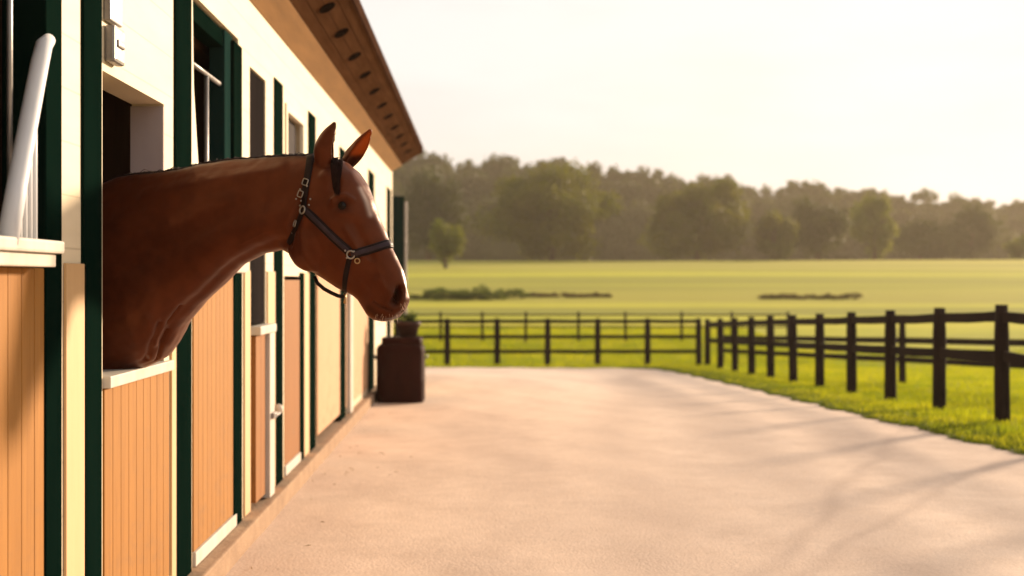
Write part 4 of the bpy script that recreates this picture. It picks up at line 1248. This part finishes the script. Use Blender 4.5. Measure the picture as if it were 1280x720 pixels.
# strap under the chin
P, M = surf_path([(438, 320), (434, 335), (431, 350), (431, 364)], 10)
for P_, M_ in both_sides(P, M): ribbon('chin_strap', P_, M_, .022, .006, 'leather', halter)
c0 = PXZ(431, 369)
# hanging loop under the jaw
bm = bmesh.new()
tube(bm, [PXZ(*q) for q in ((393, 346), (397, 354), (405, 361), (414, 366), (423, 370), (430, 371))], .008, 8)
link_mesh('jaw_strap', bm, 'leather', halter, True)
bm = bmesh.new()
tube(bm, [c0 + Vector((0, 0, .008)), c0 + Vector((.002, 0, -.012)), c0 + Vector((0, 0, -.034))], [.006, .004, .006], 8)
link_mesh('snap_hook', bm, 'brass', halter, True)
# fittings
def torus(name, c, nr, R1, r2, mat, sq=False, tilt=None):
    nr = nr.normalized(); a = nr.cross(Vector((0.31, 0.1, .9))).normalized(); b = nr.cross(a)
    if tilt is not None:
        a = (tilt - nr * tilt.dot(nr)).normalized(); b = nr.cross(a)
    bm = bmesh.new(); k = 24; rows = []
    for i in range(k):
        t = 2 * math.pi * i / k; ca, sa = math.cos(t), math.sin(t)
        if sq:
            e = .35; ca = math.copysign(abs(ca) ** e, ca); sa = math.copysign(abs(sa) ** e, sa)
        dv = a * ca + b * sa; cc = c + dv * R1; dn = dv.normalized()
        rows.append([bm.verts.new(cc + dn * r2 * math.cos(u) + nr * r2 * math.sin(u)) for u in np.linspace(0, 2 * math.pi, 9)[:-1]])
    for i in range(k):
        for j in range(8): bm.faces.new((rows[i][j], rows[i][(j + 1) % 8], rows[(i + 1) % k][(j + 1) % 8], rows[(i + 1) % k][j]))
    link_mesh(name, bm, mat, halter, True)
def stud(c, nr, r, mat='nickel'):
    bm = bmesh.new(); bmesh.ops.create_uvsphere(bm, u_segments=12, v_segments=8, radius=r, matrix=Matrix.Translation(c + nr * .007))
    link_mesh('stud', bm, mat, halter, True)
for (px, py, kind) in ((439, 318, 'ring'), (380, 263, 'ring'), (377, 243, 'b'), (383, 228, 'b'), (371, 280, 'b'), (447, 326, 'k')):
    h, m = cast1(px, py)
    for q, w_, sd_ in ((h, m, 0), (mir(h), mirv(m), 1)):
        if kind == 'ring': torus('ring', q + w_ * .009, w_, .0155, .0032, 'nickel')
        elif kind == 'b': torus('buckle', q + w_ * .009, w_, .0125, .0025, 'nickel', True, Vector((.35, 0, .93)))
        else: torus('buckle', q + w_ * .006, w_, .010, .0025, 'brass', False)
for (px, py) in ((376.5, 237), (385, 233), (371, 249), (389, 249), (375, 257), (387, 257), (366, 291), (378, 250), (434, 322), (444, 314), (432, 313)):
    h, m = cast1(px, py)
    if h is not None: stud(h, m, .0042)

# ------------------------------------------------------------------ haze, light, sky
SUN_AZ = 44.0     # degrees right of straight ahead
SUN_EL = 13.0
sd = Vector((math.sin(R(SUN_AZ)) * math.cos(R(SUN_EL)), math.cos(R(SUN_AZ)) * math.cos(R(SUN_EL)), math.sin(R(SUN_EL))))
sl = bpy.data.lights.new('sun', 'SUN'); so = bpy.data.objects.new('sun', sl); COL.objects.link(so)
so.rotation_euler = sd.to_track_quat('Z', 'Y').to_euler()
so.location = sd * 60
sl.energy = 5.0; sl.angle = R(5.5); sl.color = (1.0, 0.75, 0.51)
w = bpy.data.worlds.new('World'); scene.world = w; w.use_nodes = True
nt = w.node_tree; nt.nodes.clear()
wo = nt.nodes.new('ShaderNodeOutputWorld'); bg = nt.nodes.new('ShaderNodeBackground')
sk = nt.nodes.new('ShaderNodeTexSky'); sk.sky_type = 'NISHITA'; sk.sun_disc = False
sk.sun_elevation = R(SUN_EL); sk.sun_rotation = R(SUN_AZ); sk.altitude = 100; sk.air_density = 1.0; sk.dust_density = 4.0; sk.ozone_density = 1.0
bg.inputs["Strength"].default_value = 0.10
veil_n = noise_tex(nt, mapping(nt, (1, 1, 3.5)), 1.6, 5, 0.6)
cloud_n = noise_tex(nt, mapping(nt, (1, 1, 4)), 2.3, 4, 0.55)
tcw = nt.nodes.new('ShaderNodeTexCoord')
for l in list(nt.links):
    if l.from_node.type == 'TEX_COORD': nt.links.new(tcw.outputs['Generated'], l.to_socket)
veil = ramp(nt, veil_n, [(0.25, (0.82, 0.82, 0.82)), (0.75, (0.96, 0.96, 0.96))])
cloud = mixc(nt, ramp(nt, cloud_n, [(0.38, (0, 0, 0)), (0.62, (1, 1, 1))]), (5.25, 4.85, 4.6), (5.8, 5.55, 5.35))
nt.links.new(mixc(nt, veil, sk.outputs[0], cloud), bg.inputs['Color']); nt.links.new(bg.outputs[0], wo.inputs['Surface'])

HAZE = 0.00042
if HAZE > 0:
    bm = bmesh.new(); box(bm, -420, 520, -60, 420, -3, 34)
    me = bpy.data.meshes.new('haze'); bm.to_mesh(me); bm.free()
    hz = bpy.data.objects.new('haze', me); COL.objects.link(hz); hz['kind'] = 'stuff'
    m = bpy.data.materials.new('haze'); m.use_nodes = True; n2 = m.node_tree; n2.nodes.clear()
    oo = n2.nodes.new('ShaderNodeOutputMaterial'); pv = n2.nodes.new('ShaderNodeVolumePrincipled')
    pv.inputs['Color'].default_value = (0.95, 0.82, 0.62, 1); pv.inputs['Density'].default_value = HAZE; pv.inputs['Anisotropy'].default_value = 0.45
    n2.links.new(pv.outputs[0], oo.inputs['Volume']); me.materials.append(m)

scene.view_settings.view_transform = 'Standard'; scene.view_settings.look = 'None'
scene.view_settings.gamma = 1; scene.view_settings.use_curve_mapping = False
scene.view_settings.exposure = 0.82
scene.render.engine = 'CYCLES'
scene.cycles.use_denoising = True
scene.cycles.max_bounces = 6; scene.cycles.diffuse_bounces = 4; scene.cycles.volume_bounces = 0
scene.cycles.transparent_max_bounces = 8
scene.cycles.caustics_reflective = False; scene.cycles.caustics_refractive = False
scene.cycles.sample_clamp_indirect = 6
